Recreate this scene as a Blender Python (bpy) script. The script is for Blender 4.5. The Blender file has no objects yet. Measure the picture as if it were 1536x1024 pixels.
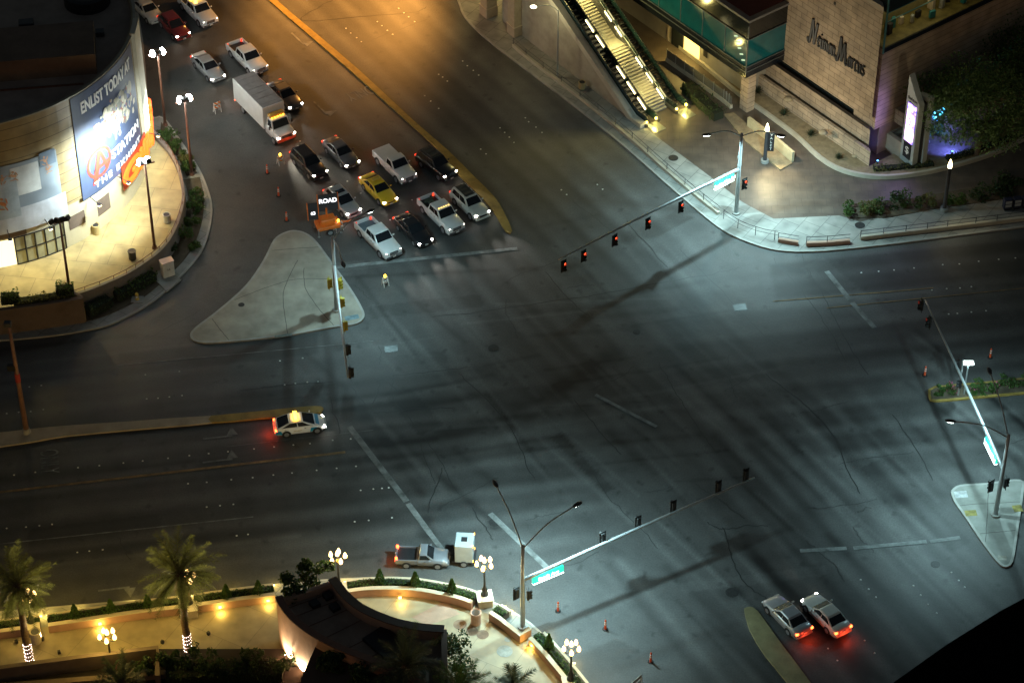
import bpy, bmesh, math, random
import numpy as np
from mathutils import Vector, Matrix, noise as mnoise
random.seed(7); np.random.seed(7)
R = math.radians
SC = bpy.context.scene
COL = SC.collection

# ---------------------------------------------------------------- camera
FPX, TILT, CAMH = 3950.0, R(41), 158.0          # focal length in photo pixels, pitch below horizon, height in m
cam_d = bpy.data.cameras.new('camera'); cam = bpy.data.objects.new('camera', cam_d); COL.objects.link(cam)
cam.location = (0, 0, CAMH); cam.rotation_euler = (R(90) - TILT, 0, 0)
cam_d.sensor_width = 36; cam_d.lens = 36 * FPX / 1536; cam_d.clip_start = 1; cam_d.clip_end = 3000
SC.camera = cam
# ---------------------------------------------------------------- world: night sky, sun well gone
w = bpy.data.worlds.new('World'); SC.world = w; w.use_nodes = True
nt = w.node_tree; nt.nodes.clear()
sky = nt.nodes.new('ShaderNodeTexSky'); sky.sky_type = 'NISHITA'; sky.sun_disc = False
sky.sun_elevation = R(1.0); sky.sun_rotation = R(200); sky.altitude = 600
bg = nt.nodes.new('ShaderNodeBackground'); bg.inputs[1].default_value = 0.036
out = nt.nodes.new('ShaderNodeOutputWorld')
nt.links.new(sky.outputs[0], bg.inputs[0]); nt.links.new(bg.outputs[0], out.inputs[0])
SC.view_settings.view_transform = 'Standard'; SC.view_settings.look = 'None'
SC.view_settings.exposure = 0.72; SC.view_settings.gamma = 1.0
SC.render.engine = 'CYCLES'
SC.cycles.use_denoising = True
SC.cycles.max_bounces = 4; SC.cycles.diffuse_bounces = 2; SC.cycles.glossy_bounces = 2
SC.cycles.transparent_max_bounces = 8; SC.cycles.sample_clamp_indirect = 4.0; SC.cycles.use_light_tree = True
SC.cycles.caustics_reflective = False; SC.cycles.caustics_refractive = False

# ---------------------------------------------------------------- pixels of the survey picture -> points in the place
_c, _s = math.cos(TILT), math.sin(TILT)
def P(px, py, z=0.0):
    x = (px - 768) / FPX; y = (512 - py) / FPX
    d = Vector((x, _c + y * _s, -_s + y * _c)); t = (z - CAMH) / d.z
    return Vector((d.x * t, d.y * t, z))
def zat(g, py):
    k = (512 - py) / FPX
    return (k * g[1] * _c - g[1] * _s) / (_c + k * _s) + CAMH
def hd(q1, q2):
    a, b = P(*q1), P(*q2); return math.atan2(b.y - a.y, b.x - a.x)

# ---------------------------------------------------------------- tags
def tag(o, label=None, cat=None, group=None, kind=None):
    if label: o['label'] = label
    if cat: o['category'] = cat
    if group: o['group'] = group
    if kind: o['kind'] = kind
    return o
def thing(name, label, cat, loc, rz=0.0, group=None):
    o = bpy.data.objects.new(name, None); COL.objects.link(o); o.empty_display_size = .3
    o.location = loc; o.rotation_euler = (0, 0, rz)
    return tag(o, label, cat, group)
def dup(root, loc=None, rz=None, label=None, group=None):
    r = root.copy(); COL.objects.link(r)
    if loc is not None: r.location = loc
    if rz is not None: r.rotation_euler = (0, 0, rz)
    if label: r['label'] = label
    if group: r['group'] = group
    for ch in list(root.children):
        c = ch.copy(); COL.objects.link(c); c.parent = r
        for g in list(ch.children):
            d = g.copy(); COL.objects.link(d); d.parent = c
    return r

# ---------------------------------------------------------------- materials
MATS = {}
def mat(name, col, rough=.7, metal=0., var=.15, scale=1.5, bump=0., spec=.5, col2=None, detail=6, coord='Object', fine=0.):
    if name in MATS: return MATS[name]
    m = bpy.data.materials.new(name); m.use_nodes = True; MATS[name] = m
    t = m.node_tree; b = t.nodes['Principled BSDF']
    b.inputs['Roughness'].default_value = rough; b.inputs['Metallic'].default_value = metal
    b.inputs['Specular IOR Level'].default_value = spec
    tc = t.nodes.new('ShaderNodeTexCoord'); n = t.nodes.new('ShaderNodeTexNoise')
    n.inputs['Scale'].default_value = scale; n.inputs['Detail'].default_value = detail; n.inputs['Roughness'].default_value = .65
    t.links.new(tc.outputs[coord], n.inputs['Vector'])
    r = t.nodes.new('ShaderNodeValToRGB'); r.color_ramp.elements[0].position = .3; r.color_ramp.elements[1].position = .7
    lo = [c * (1 - var) for c in col]; hi = [min(1, c * (1 + var)) for c in (col2 or col)]
    r.color_ramp.elements[0].color = (*lo, 1); r.color_ramp.elements[1].color = (*hi, 1)
    t.links.new(n.outputs['Fac'], r.inputs['Fac']); t.links.new(r.outputs['Color'], b.inputs['Base Color'])
    if bump:
        bp = t.nodes.new('ShaderNodeBump'); bp.inputs['Strength'].default_value = bump; bp.inputs['Distance'].default_value = .05
        n2 = t.nodes.new('ShaderNodeTexNoise'); n2.inputs['Scale'].default_value = scale * 8; n2.inputs['Detail'].default_value = 4
        t.links.new(tc.outputs[coord], n2.inputs['Vector'])
        t.links.new(n2.outputs['Fac'], bp.inputs['Height']); t.links.new(bp.outputs['Normal'], b.inputs['Normal'])
    return m
def emit(name, col, strength):
    if name in MATS: return MATS[name]
    m = bpy.data.materials.new(name); m.use_nodes = True; MATS[name] = m
    t = m.node_tree; b = t.nodes['Principled BSDF']
    b.inputs['Base Color'].default_value = (*[c * .5 for c in col], 1)
    b.inputs['Emission Color'].default_value = (*col, 1); b.inputs['Emission Strength'].default_value = strength
    return m
def bricks(name, c1, c2, mortar, sx, sy, rough=.8, msize=.02, rot=(0, 0, 0), bump=.2):
    m = mat(name, c1, rough); t = m.node_tree; b = t.nodes['Principled BSDF']
    tc = [n for n in t.nodes if n.type == 'TEX_COORD'][0]
    mp = t.nodes.new('ShaderNodeMapping'); mp.inputs['Rotation'].default_value = rot
    br = t.nodes.new('ShaderNodeTexBrick'); br.inputs['Scale'].default_value = 1
    br.inputs['Brick Width'].default_value = sx; br.inputs['Row Height'].default_value = sy
    br.inputs['Mortar Size'].default_value = msize; br.inputs['Mortar Smooth'].default_value = .2; br.inputs['Bias'].default_value = -.2
    br.inputs['Color1'].default_value = (*c1, 1); br.inputs['Color2'].default_value = (*c2, 1); br.inputs['Mortar'].default_value = (*mortar, 1)
    t.links.new(tc.outputs['Object'], mp.inputs['Vector']); t.links.new(mp.outputs[0], br.inputs['Vector'])
    mx = t.nodes.new('ShaderNodeMix'); mx.data_type = 'RGBA'; mx.blend_type = 'MULTIPLY'; mx.inputs[0].default_value = 1
    ns = t.nodes.new('ShaderNodeTexNoise'); ns.inputs['Scale'].default_value = .7; ns.inputs['Detail'].default_value = 8
    rp = t.nodes.new('ShaderNodeValToRGB'); rp.color_ramp.elements[0].color = (.6, .6, .6, 1); rp.color_ramp.elements[1].color = (1.15, 1.12, 1.1, 1)
    rp.color_ramp.elements[0].position = .25; rp.color_ramp.elements[1].position = .75
    t.links.new(tc.outputs['Object'], ns.inputs['Vector']); t.links.new(ns.outputs['Fac'], rp.inputs['Fac'])
    t.links.new(br.outputs['Color'], mx.inputs[6]); t.links.new(rp.outputs['Color'], mx.inputs[7])
    t.links.new(mx.outputs[2], b.inputs['Base Color'])
    return m

M = dict(
    conc=mat('concrete', (.30, .30, .28), .85, var=.25, scale=.35, bump=.15),
    kerb=mat('kerb_concrete', (.36, .35, .32), .85, var=.2, scale=.8, bump=.1),
    soil=mat('planting_soil', (.09, .07, .045), .95, var=.4, scale=1.2, bump=.5),
    sand=mat('desert_gravel', (.26, .20, .12), .95, var=.3, scale=1.5, bump=.5),
    stone=mat('smooth_stone', (.40, .34, .26), .8, var=.15, scale=.6, bump=.1),
    pink=mat('pink_stucco', (.46, .27, .19), .85, var=.15, scale=.7, bump=.1),
    cream=mat('cream_trim', (.62, .55, .42), .7, var=.1, scale=1),
    galv=mat('galvanised_steel', (.42, .45, .46), .45, .5, var=.12, scale=3),
    brownpole=mat('brown_painted_steel', (.16, .075, .05), .5, .2, var=.2, scale=3),
    dark=mat('black_painted_metal', (.018, .018, .02), .5, .1, var=.3, scale=4),
    darkgrey=mat('dark_grey_metal', (.06, .06, .065), .5, .2, var=.2, scale=3),
    rubber=mat('tyre_rubber', (.015, .015, .016), .8, var=.2, scale=6),
    alloy=mat('alloy_rim', (.4, .4, .42), .35, .7, var=.1, scale=5),
    chrome=mat('chrome', (.6, .6, .62), .2, .9, var=.05, scale=5),
    glass=mat('car_glass', (.012, .014, .017), .08, 0, var=.2, scale=2, spec=.6),
    yellowp=mat('yellow_kerb_paint', (.30, .205, .045), .7, var=.35, scale=.9, bump=.1),
    whitep=mat('worn_white_paint', (.10, .105, .10), .75, var=.35, scale=.9, detail=12, col2=(.22, .23, .225)),
    orange=mat('safety_orange', (.75, .17, .02), .5, var=.1, scale=3),
    white=mat('white_plastic', (.75, .75, .73), .5, var=.06, scale=3),
    bark=mat('bark', (.12, .08, .05), .95, var=.4, scale=6, bump=.6),
    roof=mat('dark_roof', (.30, .235, .195), .9, var=.3, scale=.3, bump=.1),
    roofred=mat('reddish_roof', (.10, .03, .025), .9, var=.3, scale=.3),
    brownwall=mat('brown_wall', (.15, .11, .085), .9, var=.25, scale=.5, bump=.15),
    tread=mat('stair_tread', (.34, .33, .30), .5, .2, var=.2, scale=2),
)

# ---------------------------------------------------------------- mesh builder
class MB:
    def __init__(s): s.bm = bmesh.new()
    def box(s, c, size, rz=0, ry=0, rx=0, bev=0.):
        r = bmesh.ops.create_cube(s.bm, size=1.0); vs = r['verts']
        if bev:
            es = list({e for v in vs for e in v.link_edges})
            bmesh.ops.scale(s.bm, vec=size, verts=vs)
            k = bmesh.ops.bevel(s.bm, geom=es, offset=bev, segments=1, affect='EDGES')
            vs = list({v for f in k['faces'] for v in f.verts} | {v for v in vs if v.is_valid})
            vs = list({v for v in vs})
            # include all connected verts
            seen = set(vs); st = list(vs)
            while st:
                v = st.pop()
                for e in v.link_edges:
                    o = e.other_vert(v)
                    if o not in seen: seen.add(o); st.append(o)
            vs = list(seen)
        else: bmesh.ops.scale(s.bm, vec=size, verts=vs)
        m = Matrix.Translation(c) @ Matrix.Rotation(rz, 4, 'Z') @ Matrix.Rotation(ry, 4, 'Y') @ Matrix.Rotation(rx, 4, 'X')
        bmesh.ops.transform(s.bm, matrix=m, verts=vs); return s
    def cone(s, a, b, r1, r2=None, seg=10, caps=True):
        a, b = Vector(a), Vector(b); d = b - a
        r2 = r1 if r2 is None else r2
        q = d.to_track_quat('Z', 'Y').to_matrix().to_4x4()
        bmesh.ops.create_cone(s.bm, cap_ends=caps, segments=seg, radius1=r1, radius2=max(r2, 1e-4), depth=d.length,
                              matrix=Matrix.Translation((a + b) / 2) @ q); return s
    def path(s, pts, r, seg=8):
        pts = [Vector(p) for p in pts]; rs = r if isinstance(r, (list, tuple)) else [r] * len(pts)
        rings = []
        for i, p in enumerate(pts):
            d = (pts[min(i + 1, len(pts) - 1)] - pts[max(i - 1, 0)]).normalized()
            up = Vector((0, 0, 1)) if abs(d.z) < .95 else Vector((1, 0, 0))
            x = d.cross(up).normalized(); y = x.cross(d)
            rings.append([s.bm.verts.new(p + (x * math.cos(a) + y * math.sin(a)) * rs[i]) for a in [2 * math.pi * k / seg for k in range(seg)]])
        for A, B in zip(rings, rings[1:]):
            for k in range(seg): s.bm.faces.new((A[k], A[(k + 1) % seg], B[(k + 1) % seg], B[k]))
        s.bm.faces.new(rings[0][::-1]); s.bm.faces.new(rings[-1]); return s
    def ball(s, c, r, sub=2, sc=(1, 1, 1)):
        bmesh.ops.create_icosphere(s.bm, subdivisions=sub, radius=r, matrix=Matrix.Translation(c) @ Matrix.Diagonal((*sc, 1))); return s
    def quad(s, *ps):
        s.bm.faces.new([s.bm.verts.new(p) for p in ps]); return s
    def prism(s, poly, z0, z1):
        lo = [s.bm.verts.new((p[0], p[1], z0)) for p in poly]; hi = [s.bm.verts.new((p[0], p[1], z1)) for p in poly]
        n = len(poly)
        s.bm.faces.new(lo[::-1]); s.bm.faces.new(hi)
        for i in range(n): s.bm.faces.new((lo[i], lo[(i + 1) % n], hi[(i + 1) % n], hi[i]))
        return s
    def wall(s, line, thick, z0, z1, side=0):
        """upright wall along a polyline of xy points; side -1/0/1 sets which side the thickness goes"""
        line = [Vector((p[0], p[1], 0)) for p in line]; L, Rr = [], []
        for i, p in enumerate(line):
            d = (line[min(i + 1, len(line) - 1)] - line[max(i - 1, 0)]).normalized(); n = Vector((-d.y, d.x, 0))
            L.append(p + n * thick * (.5 + side * .5)); Rr.append(p - n * thick * (.5 - side * .5))
        f = lambda v, i: v[i] if isinstance(v, (list, tuple)) else v
        V = [[s.bm.verts.new((a.x, a.y, f(z0, i))), s.bm.verts.new((b.x, b.y, f(z0, i))), s.bm.verts.new((b.x, b.y, f(z1, i))), s.bm.verts.new((a.x, a.y, f(z1, i)))] for i, (a, b) in enumerate(zip(L, Rr))]
        for A, B in zip(V, V[1:]):
            for k in range(4): s.bm.faces.new((A[k], A[(k + 1) % 4], B[(k + 1) % 4], B[k]))
        s.bm.faces.new(V[0][::-1]); s.bm.faces.new(V[-1]); return s
    def lathe(s, prof, c=(0, 0, 0), seg=14):
        c = Vector(c); rings = [[s.bm.verts.new(c + Vector((r * math.cos(a), r * math.sin(a), z))) for a in [2 * math.pi * k / seg for k in range(seg)]] for r, z in prof]
        for A, B in zip(rings, rings[1:]):
            for k in range(seg): s.bm.faces.new((A[k], A[(k + 1) % seg], B[(k + 1) % seg], B[k]))
        s.bm.faces.new(rings[0][::-1]); s.bm.faces.new(rings[-1]); return s
    def mesh(s, name, m, smooth=False):
        bmesh.ops.recalc_face_normals(s.bm, faces=s.bm.faces[:])
        me = bpy.data.meshes.new(name); s.bm.to_mesh(me); s.bm.free(); me.materials.append(m)
        if smooth: me.shade_smooth()
        return me
    def build(s, name, m, parent=None, smooth=False, world=False, sub=0):
        o = bpy.data.objects.new(name, s.mesh(name, m, smooth)); COL.objects.link(o)
        if parent is not None:
            o.parent = parent
            if world: o.location = -Vector(parent.location)
        if sub:
            md = o.modifiers.new('sub', 'SUBSURF'); md.levels = sub; md.render_levels = sub
        return o
def struct(name, mb, m, smooth=False): return tag(mb.build(name, m, smooth=smooth), kind='structure')
def place(name, me, parent):
    o = bpy.data.objects.new(name, me); COL.objects.link(o); o.parent = parent; return o
def pymesh(name, verts, faces, m, parent=None, smooth=False):
    me = bpy.data.meshes.new(name); me.from_pydata(verts, [], faces); me.materials.append(m)
    if smooth: me.shade_smooth()
    o = bpy.data.objects.new(name, me); COL.objects.link(o)
    if parent is not None: o.parent = parent
    return o
def lamp(name, kind, loc, power, col, parent=None, radius=.15, aim=None, size=1.2, blend=.5):
    l = bpy.data.lights.new(name, kind); l.energy = power; l.color = col; l.shadow_soft_size = radius
    o = bpy.data.objects.new(name, l); COL.objects.link(o)
    if parent is not None: o.parent = parent
    o.location = loc
    if kind == 'SPOT':
        l.spot_size = size; l.spot_blend = blend
        o.rotation_euler = (Vector(aim)).to_track_quat('-Z', 'Y').to_euler()
    return o
def text_mesh(txt, size, depth=.02, shear=0., space=1.0, bold=0.):
    cu = bpy.data.curves.new('lettering', 'FONT'); cu.body = txt; cu.size = size; cu.extrude = depth; cu.shear = shear
    cu.align_x = 'CENTER'; cu.align_y = 'CENTER'; cu.space_character = space; cu.offset = bold
    o = bpy.data.objects.new('lettering', cu); COL.objects.link(o)
    dg = bpy.context.evaluated_depsgraph_get(); me = bpy.data.meshes.new_from_object(o.evaluated_get(dg))
    bpy.data.objects.remove(o); bpy.data.curves.remove(cu); me.materials.clear(); return me
def text(name, txt, size, m, parent, mtx, depth=.02, shear=0., bold=0., sx=1., space=1.):
    me = text_mesh(txt, size, depth, shear, space, bold); me.materials.append(m)
    me.transform(mtx @ Matrix.Diagonal((sx, 1, 1, 1)))
    o = bpy.data.objects.new(name, me); COL.objects.link(o); o.parent = parent; return o
def offset(line, d):
    line = [Vector((p[0], p[1], 0)) for p in line]; res = []
    for i, p in enumerate(line):
        t = (line[min(i + 1, len(line) - 1)] - line[max(i - 1, 0)]).normalized()
        res.append(p + Vector((-t.y, t.x, 0)) * d)
    return res
def smooth_line(pts, n=6):
    """Catmull-Rom through the points"""
    pts = [Vector(p) for p in pts]; res = []
    for i in range(len(pts) - 1):
        a, b, c, d = pts[max(i - 1, 0)], pts[i], pts[i + 1], pts[min(i + 2, len(pts) - 1)]
        for k in range(n):
            t = k / n
            res.append(.5 * ((2 * b) + (c - a) * t + (2 * a - 5 * b + 4 * c - d) * t * t + (3 * b - a - 3 * c + d) * t ** 3))
    res.append(pts[-1]); return res
def px(pts, z=0.): return [P(a, b, z) for a, b in pts]
def blob(pts): return smooth_line(pts)

# ================================================================ GROUND AND ROADS
def dseg(X, Y, line):
    """distance from grid points to a polyline"""
    best = np.full(X.shape, 1e9)
    for a, b in zip(line, line[1:]):
        ax, ay, bx, by = a[0], a[1], b[0], b[1]; vx, vy = bx - ax, by - ay; l2 = vx * vx + vy * vy + 1e-9
        t = np.clip(((X - ax) * vx + (Y - ay) * vy) / l2, 0, 1)
        best = np.minimum(best, np.hypot(X - ax - t * vx, Y - ay - t * vy))
    return best
def inpoly(X, Y, poly):
    c = np.zeros(X.shape, bool); n = len(poly)
    for i in range(n):
        x1, y1 = poly[i][0], poly[i][1]; x2, y2 = poly[(i + 1) % n][0], poly[(i + 1) % n][1]
        k = (y1 > Y) != (y2 > Y)
        c ^= k & (X < (x2 - x1) * (Y - y1) / (y2 - y1 + 1e-12) + x1)
    return c
HA0, HB0 = hd((400, 0), (765, 345)), hd((0, 738), (520, 678))
xs = np.concatenate([[-900, -300, -120], np.arange(-66, 70, .23), [120, 300, 900]])
ys = np.concatenate([[-300, 0, 90], np.arange(128, 243, .23), [300, 600, 1500]])
X, Y = np.meshgrid(xs, ys)
wear = np.zeros(X.shape)
# wheel paths and oil streaks that run along the lanes of the wide avenue
def lanes(q1, q2, spacing, ph, poly, amp, soft=6.):
    global wear
    a = P(*q1); h = hd(q1, q2); n = Vector((-math.sin(h), math.cos(h)))
    d = (X - a.x) * n.x + (Y - a.y) * n.y; along = (X - a.x) * math.cos(h) + (Y - a.y) * math.sin(h)
    wob = np.sin(along * .07 + d * .2) * .15
    k = np.cos(2 * np.pi * (d + wob) / spacing + ph) * .7 + np.cos(4 * np.pi * (d - wob) / spacing + 1.0 + ph) * .35 + np.cos(2 * np.pi * d / 13.7) * .5
    pl = [P(*q) for q in poly]; ins = inpoly(X, Y, pl); ds = dseg(X, Y, pl + [pl[0]])
    wear += k * amp * np.where(ins, np.clip(ds / soft, 0, 1), 0)
lanes((400, 0), (765, 345), 3.35, .4, [(150, -200), (500, 380), (900, 700), (1300, 700), (1080, 340), (690, -200)], .30)
lanes((1125, 915), (1215, 1024), 3.35, 1.2, [(1040, 560), (1000, 700), (1100, 1150), (1700, 1100), (1480, 800), (1330, 560)], .48)
lanes((0, 738), (520, 678), 3.4, .3, [(-200, 530), (-200, 940), (520, 860), (900, 880), (1000, 640), (700, 500), (300, 520)], .30)
lanes((1240, 445), (1536, 415), 3.5, .6, [(900, 480), (1100, 380), (1700, 330), (1700, 720), (1300, 740), (1000, 640)], .32)
def stroke(pts, width, amp, z=0):
    global wear
    d = dseg(X, Y, smooth_line(px(pts)))
    wear += amp * np.exp(-(d / width) ** 2)
# dark turning tyre marks, stains, newer and older paving
stroke([(545, 665), (640, 662), (740, 630), (830, 588), (910, 535)], 1.1, -.75)
stroke([(560, 690), (680, 672), (770, 640), (850, 595)], .5, -.35)
stroke([(700, 560), (820, 620), (900, 690)], .7, .25); stroke([(860, 590), (960, 640), (1010, 690)], .5, .3)
stroke([(520, 500), (640, 560), (760, 700)], 1.4, .15); stroke([(1010, 400), (1140, 450), (1300, 460)], .9, .25)
stroke([(540, 610), (545, 640)], .7, -.5)
for cx, cy, r, a in [(742, 783, .9, -.55), (1098, 888, 1.0, -.5), (640, 797, .9, -.6), (1110, 462, .6, .15), (740, 520, .8, -.3), (1045, 340, 1.0, -.2), (640, 780, .7, -.4), (470, 300, 2.0, -.1)]:
    p = P(cx, cy); wear += a * np.exp(-(np.hypot(X - p.x, Y - p.y) / r) ** 4)
def patch(poly, amp, soft=.3):
    global wear
    pl = px(poly); ins = inpoly(X, Y, pl); wear += np.where(ins, amp * np.clip(dseg(X, Y, pl + [pl[0]]) / soft, 0, 1), 0)
patch([(175, 527), (478, 497), (480, 532), (178, 566)], -.35)
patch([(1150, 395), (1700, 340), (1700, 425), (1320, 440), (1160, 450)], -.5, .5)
patch([(590, 560), (700, 540), (760, 640), (640, 650)], .1, .5)
for i in range(60):
    a = random.uniform(0, 1536), random.uniform(330, 900); p = P(*a); h = random.choice([-.98, .15, -.9, .2]) + random.uniform(-.2, .2); L = random.uniform(2, 9)
    q = p + Vector((math.cos(h), math.sin(h), 0)) * L
    d = dseg(X, Y, [p, q]); wear += random.choice([-.2, -.15, .15, .12]) * np.exp(-(d / random.uniform(.2, .8)) ** 2)
for i in range(26):
    u0_, v0_ = random.uniform(80, 1500), random.uniform(380, 880); h = random.choice([HA0, HB0]); p = P(u0_, v0_); d = Vector((math.cos(h), math.sin(h), 0)); n_ = Vector((-d.y, d.x, 0)); a_, b_ = random.uniform(1.5, 7), random.uniform(.5, 1.5)
    pl = [p + d * a_ + n_ * b_, p - d * a_ + n_ * b_, p - d * a_ - n_ * b_, p + d * a_ - n_ * b_]; wear += np.where(inpoly(X, Y, pl), random.choice([-.35, -.25, .22, -.3, .15]), 0)
for i in range(46):                                             # long polished and oil-darkened strips
    q = random.uniform(900, 1536), random.uniform(560, 1000); p = P(*q); L = random.uniform(8, 26); hh = HA0 + random.uniform(-.06, .06)
    d = Vector((math.cos(hh), math.sin(hh), 0)) * L; wear += random.choice([.5, .38, -.35, -.3]) * np.exp(-(dseg(X, Y, [p - d / 2, p + d / 2]) / random.uniform(.14, .5)) ** 2)
for i in range(80):
    q = random.uniform(500, 1100), random.uniform(400, 720); p = P(*q); L = random.uniform(5, 16); hh = random.choice([HA0, HA0, HB0]) + random.uniform(-.12, .12)
    d = Vector((math.cos(hh), math.sin(hh), 0)) * L; wear += random.choice([.4, .3, -.35, -.3]) * np.exp(-(dseg(X, Y, [p - d / 2, p + d / 2]) / random.uniform(.12, .45)) ** 2)
for i in range(30):
    q = random.uniform(0, 700), random.uniform(520, 850); p = P(*q); L = random.uniform(8, 24)
    d = Vector((math.cos(HB0), math.sin(HB0), 0)) * L; wear += random.choice([.35, .25, -.3, -.25]) * np.exp(-(dseg(X, Y, [p - d / 2, p + d / 2]) / random.uniform(.2, .6)) ** 2)
wear *= 1.15; wear = np.clip(wear, -1, 1.6)
ny, nx = X.shape
verts = np.c_[X.ravel(), Y.ravel(), np.zeros(X.size)]
ii = np.arange(nx * ny).reshape(ny, nx)
faces = np.stack([ii[:-1, :-1], ii[:-1, 1:], ii[1:, 1:], ii[1:, :-1]], -1).reshape(-1, 4)
me = bpy.data.meshes.new('road'); me.vertices.add(len(verts)); me.vertices.foreach_set('co', verts.ravel())
me.loops.add(faces.size); me.loops.foreach_set('vertex_index', faces.ravel())
me.polygons.add(len(faces)); me.polygons.foreach_set('loop_start', np.arange(0, faces.size, 4)); me.update(calc_edges=True)
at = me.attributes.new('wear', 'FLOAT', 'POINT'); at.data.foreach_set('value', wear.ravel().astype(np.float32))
m = mat('asphalt', (.072, .072, .070), .62, var=.25, scale=.25, bump=.25)
t = m.node_tree; b = t.nodes['Principled BSDF']; ramp = [n for n in t.nodes if n.type == 'VALTORGB'][0]
tc = [n for n in t.nodes if n.type == 'TEX_COORD'][0]
an = t.nodes.new('ShaderNodeAttribute'); an.attribute_name = 'wear'
mr = t.nodes.new('ShaderNodeMapRange'); mr.inputs['From Min'].default_value = -1; mr.inputs['From Max'].default_value = 1
mr.inputs['To Min'].default_value = .12; mr.inputs['To Max'].default_value = 1.88; mr.clamp = False
sp = t.nodes.new('ShaderNodeTexNoise'); sp.inputs['Scale'].default_value = 7; sp.inputs['Detail'].default_value = 8; sp.inputs['Roughness'].default_value = .8
mr2 = t.nodes.new('ShaderNodeMapRange'); mr2.inputs['From Min'].default_value = .3; mr2.inputs['From Max'].default_value = .7
mr2.inputs['To Min'].default_value = .6; mr2.inputs['To Max'].default_value = 1.4
mul = t.nodes.new('ShaderNodeMath'); mul.operation = 'MULTIPLY'
mx = t.nodes.new('ShaderNodeMix'); mx.data_type = 'RGBA'; mx.blend_type = 'MULTIPLY'; mx.inputs[0].default_value = 1
t.links.new(an.outputs['Fac'], mr.inputs['Value']); t.links.new(tc.outputs['Object'], sp.inputs['Vector']); t.links.new(sp.outputs['Fac'], mr2.inputs['Value'])
vo = t.nodes.new('ShaderNodeTexVoronoi'); vo.inputs['Scale'].default_value = .55; vo.inputs['Randomness'].default_value = 1
mr3 = t.nodes.new('ShaderNodeMapRange'); mr3.inputs['From Min'].default_value = .06; mr3.inputs['From Max'].default_value = .2; mr3.inputs['To Min'].default_value = .62; mr3.inputs['To Max'].default_value = 1
n9 = t.nodes.new('ShaderNodeTexNoise'); n9.inputs['Scale'].default_value = 1.1; t.links.new(tc.outputs['Object'], n9.inputs['Vector'])
ad = t.nodes.new('ShaderNodeVectorMath'); ad.operation = 'ADD'; t.links.new(tc.outputs['Object'], ad.inputs[0]); t.links.new(n9.outputs['Color'], ad.inputs[1])
t.links.new(ad.outputs[0], vo.inputs['Vector']); t.links.new(vo.outputs['Distance'], mr3.inputs['Value'])
mu2 = t.nodes.new('ShaderNodeMath'); mu2.operation = 'MULTIPLY'; t.links.new(mr2.outputs[0], mu2.inputs[0]); t.links.new(mr3.outputs[0], mu2.inputs[1])
t.links.new(mr.outputs[0], mul.inputs[0]); t.links.new(mu2.outputs[0], mul.inputs[1])
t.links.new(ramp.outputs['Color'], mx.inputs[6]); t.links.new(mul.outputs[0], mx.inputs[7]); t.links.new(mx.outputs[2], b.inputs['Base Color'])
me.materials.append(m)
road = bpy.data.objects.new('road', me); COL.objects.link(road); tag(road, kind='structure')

# sealed cracks and joints: thin dark ribbons of tar
tar = mat('crack_sealant', (.02, .02, .02), .5, var=.2)
ck = MB()
def ribbon(mb, pts, wd, z=.004, jit=.06):
    ln = smooth_line(pts, 14); wk = [0., 0.]; l2 = []
    for p in ln:
        wk = [wk[0] * .85 + random.uniform(-jit, jit) * 1.6, wk[1] * .85 + random.uniform(-jit, jit) * 1.6]; l2.append(p + Vector((wk[0], wk[1], 0)))
    ln = l2
    A = offset(ln, wd / 2); B = offset(ln, -wd / 2)
    va = [mb.bm.verts.new((p.x, p.y, z)) for p in A]; vb = [mb.bm.verts.new((p.x, p.y, z)) for p in B]
    for i in range(len(ln) - 1): mb.bm.faces.new((va[i], va[i + 1], vb[i + 1], vb[i]))
kk = 0
for pts in [[(648, 476), (760, 463), (900, 440), (1060, 412), (1110, 402)], [(820, 408), (870, 466), (890, 480)], [(1020, 375), (1090, 445), (1165, 520)],
            [(1160, 388), (1205, 440), (1270, 540)], [(1210, 400), (1250, 470), (1300, 560)], [(590, 562), (592, 600), (640, 660), (690, 740)], [(590, 562), (700, 552)],
            [(495, 596), (505, 640), (510, 650)], [(400, 600), (500, 590)], [(690, 560), (760, 640), (800, 720)], [(665, 700), (640, 770)], [(740, 720), (660, 760)],
            [(1085, 790), (1110, 860), (1150, 900)], [(1060, 783), (1088, 790), (1150, 786)], [(890, 710), (930, 760), (990, 820)], [(860, 600), (930, 680)],
            [(500, 0), (455, 30), (610, 20), (640, 10)], [(560, 60), (640, 30)], [(530, 580), (555, 610), (570, 570), (600, 585)], [(560, 620), (600, 615), (680, 612)],
            [(990, 545), (1020, 600), (1080, 680)], [(1336, 620), (1400, 720)], [(710, 760), (740, 810)], [(860, 300), (920, 350)], [(940, 330), (1000, 400)], [(360, 585), (500, 570)],
            [(840, 850), (900, 830)], [(1150, 560), (1240, 640), (1290, 740)]]:
    kk += 1; ribbon(ck, px(pts), .075 if kk % 3 else .05, .004 + .0004 * kk, .07)
for i in range(26):
    a = random.uniform(40, 1500), random.uniform(400, 860); p = P(*a); h = random.choice([HA0, HB0, HA0 + 1.57, HB0 + 1.57]) + random.uniform(-.15, .15); L = random.uniform(1.5, 7); kk += 1
    ribbon(ck, [p, p + Vector((math.cos(h), math.sin(h), 0)) * L * .5 + Vector((random.uniform(-.3, .3), random.uniform(-.3, .3), 0)), p + Vector((math.cos(h), math.sin(h), 0)) * L], .045, .004 + .0004 * kk, .06)
struct('crack_sealant_lines', ck, tar)

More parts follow.
